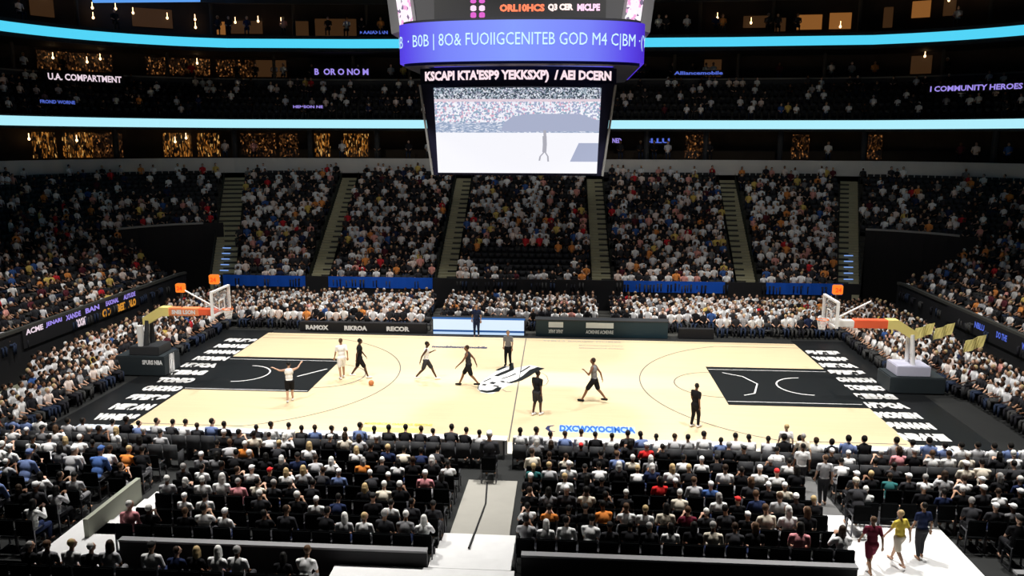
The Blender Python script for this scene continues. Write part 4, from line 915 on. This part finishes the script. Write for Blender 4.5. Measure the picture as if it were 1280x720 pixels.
def rcol(pw=.5, seat_dark=.3):
    r = random.random()
    if r < pw*.86: sh = random.choice([(.9, .9, .9), (.9, .9, .9), (.82, .80, .78), (.75, .75, .78), (.85, .72, .66)])
    elif r < pw*.86+.40: sh = random.choice([(.012, .012, .014), (.02, .02, .025), (.035, .035, .04)])
    else: sh = random.choice([(.4, .4, .42), (.2, .2, .2), (.6, .03, .04), (.75, .35, .3), (.8, .3, .08), (.05, .12, .35), (.02, .03, .08), (.1, .02, .03), (.5, .5, .5), (.75, .55, .15)])
    return (sh, random.choices([(.01, .009, .008), (.03, .018, .012), (.10, .055, .03), (.5, .38, .2), (.7, .7, .68)], (8, 6, 2, 2, 2))[0], random.choices(FS, (5, 4, 3, 1))[0], random.choice([(.015, .015, .02), (.02, .03, .06), (.05, .05, .05)]))
seats = [(a[0], a[1], a[2], a[3], 1) for a in stuff_seats]
def fill(x, y, z, rz, occ, pw):
    seats.append((x, y, z, rz, .84))
    if random.random() < occ:
        crowd.append((x+random.gauss(0, .04), y+random.gauss(0, .05), z+random.gauss(0, .03), rz+random.gauss(0, .2), random.uniform(.80, .92))); ccol.append(rcol(pw))
# far floor block
def clear_far(x, y):
    if y < 9.3 and -5.6 < x < 10.3: return False
    for ax in (-5.65, 4.35):
        if abs(x-ax) < .45 and y > 9.6: return False
    return True
for k in range(8):
    y = 9.15+k*.66; z = max(0, k*.035)
    struct(MB().box(-19.5, 19.5, y-.31, y+.35, 0, max(.012, z)).build('seating_platform', DCONC))
    for x in np.arange(-18.6, 18.8, .43):
        if clear_far(x, y): fill(x, y, max(.012, z), PI, .93, .62)
# ends behind the baskets
for s in (-1, 1):
    for k in range(8):
        x = 17.4+k*.47
        z = max(0, (k-1)*.04)
        for y in np.arange(-9.3, 13.6, .43):
            if k < 3 and abs(y) < 1.35 and x < 19: continue
            if k == 0 and y < 1.2 : continue
            if k < 4 and y < -1.5 and s > 0: continue
            if y < -3-(7-k)*.9 and k > 4: continue
            fill(s*x, y, z, -s*-PI/2 if s > 0 else -PI/2, .9, .60)
# lower bowl
cum = []
def walk_row(k):
    t = (k+.45)/NR; z = rowz(k); i = 8.; last = None; out = []
    while i < NS-9:
        p = pt(i, t); out.append((i, p, z)); q = pt(i+.05, t); d = (q-p).length/.05; i += .45/max(d, 1e-3)
    return out
for k in range(NR):
    for i, p, z in walk_row(k):
        if any((p-pt(ic, (k+.45)/NR)).length < hw+.28 for ic, hw in AIS_I): continue
        if k < KV+1 and (VR0-.4 < i < VR1+.4 or VL0-.4 < i < VL1+.4): continue
        d = pt(i, 0)-pt(i, 1); rz = math.atan2(d.y, d.x)-PI/2
        corner = i < I_FARR or i > I_FARL
        occ = .80-.25*max(0, (k-10)/8); 
        if corner: occ -= .16+.004*k
        mid = -5.2 < p.x < 4.1 and not corner
        if mid and k in (1, 2, 3, 4, 5) and abs(p.x+1.0) < 3.6-(k-3)**2*.3: occ = .10
        fill(p.x, p.y, z, rz, occ, .42 if not corner else .38)
# upper deck and suites
for k in range(5):
    i = 20.
    while i < NS-21:
        p = off(i, .7+k*.85+.4, 12.2+k*.55); d = pt(i, 0)-pt(i, 1); rz = math.atan2(d.y, d.x)-PI/2
        fill(p.x, p.y, p.z, rz, .32, .62); q = off(i+.05, 1.5+k); i += .56/((q-off(i, 1.5+k)).length/.05)
for d_, z_, oc in ((1.0, 8.9, .22), (6.2, 15.3, .3), (1.1, 18.42, .3)):
    i = 20.
    while i < NS-21:
        p = off(i, d_+random.random()*.6, z_); d = pt(i, 0)-pt(i, 1); rz = math.atan2(d.y, d.x)-PI/2
        if random.random() < oc: crowd.append((p.x, p.y, p.z+.15, rz, 1.05)); ccol.append(rcol(.35))
        i += .7
CM = vcol_mat('crowd_clothes'); cc = np.empty((len(crowd), len(LPV), 3)); C4 = np.array(ccol)          # N x 4 x 3
for j, nm in enumerate(('shirt', 'hair', 'skin', 'trou')): cc[:, LPC == nm] = C4[:, j][:, None, :]
co_ = mass('crowd', LPV, LLOOP, LTOT, crowd, cc, CM); tag(co_, 'mass of seated people filling the far floor seats, the end seats and the bowl', 'crowd', kind='stuff')
sm = MB().box(-.22, .22, -.18, .22, .38, .45).box(-.22, .22, -.27, -.20, .45, .88).box(-.235, -.22, -.2, .18, .0, .6).box(.22, .235, -.2, .18, 0, .6)
SV = np.array([tuple(v) for v in sm.v]); sl = np.array([i for f in sm.f for i in f]); stt = np.array([len(f) for f in sm.f])
so = mass('arena_seats', SV, sl, stt, seats, None, mat('dark_grey_seat', (.03, .031, .034), .7)); tag(so, 'rows of dark arena seats under the far crowd', 'seats', kind='stuff')
print('crowd', len(crowd), 'seats', len(seats))
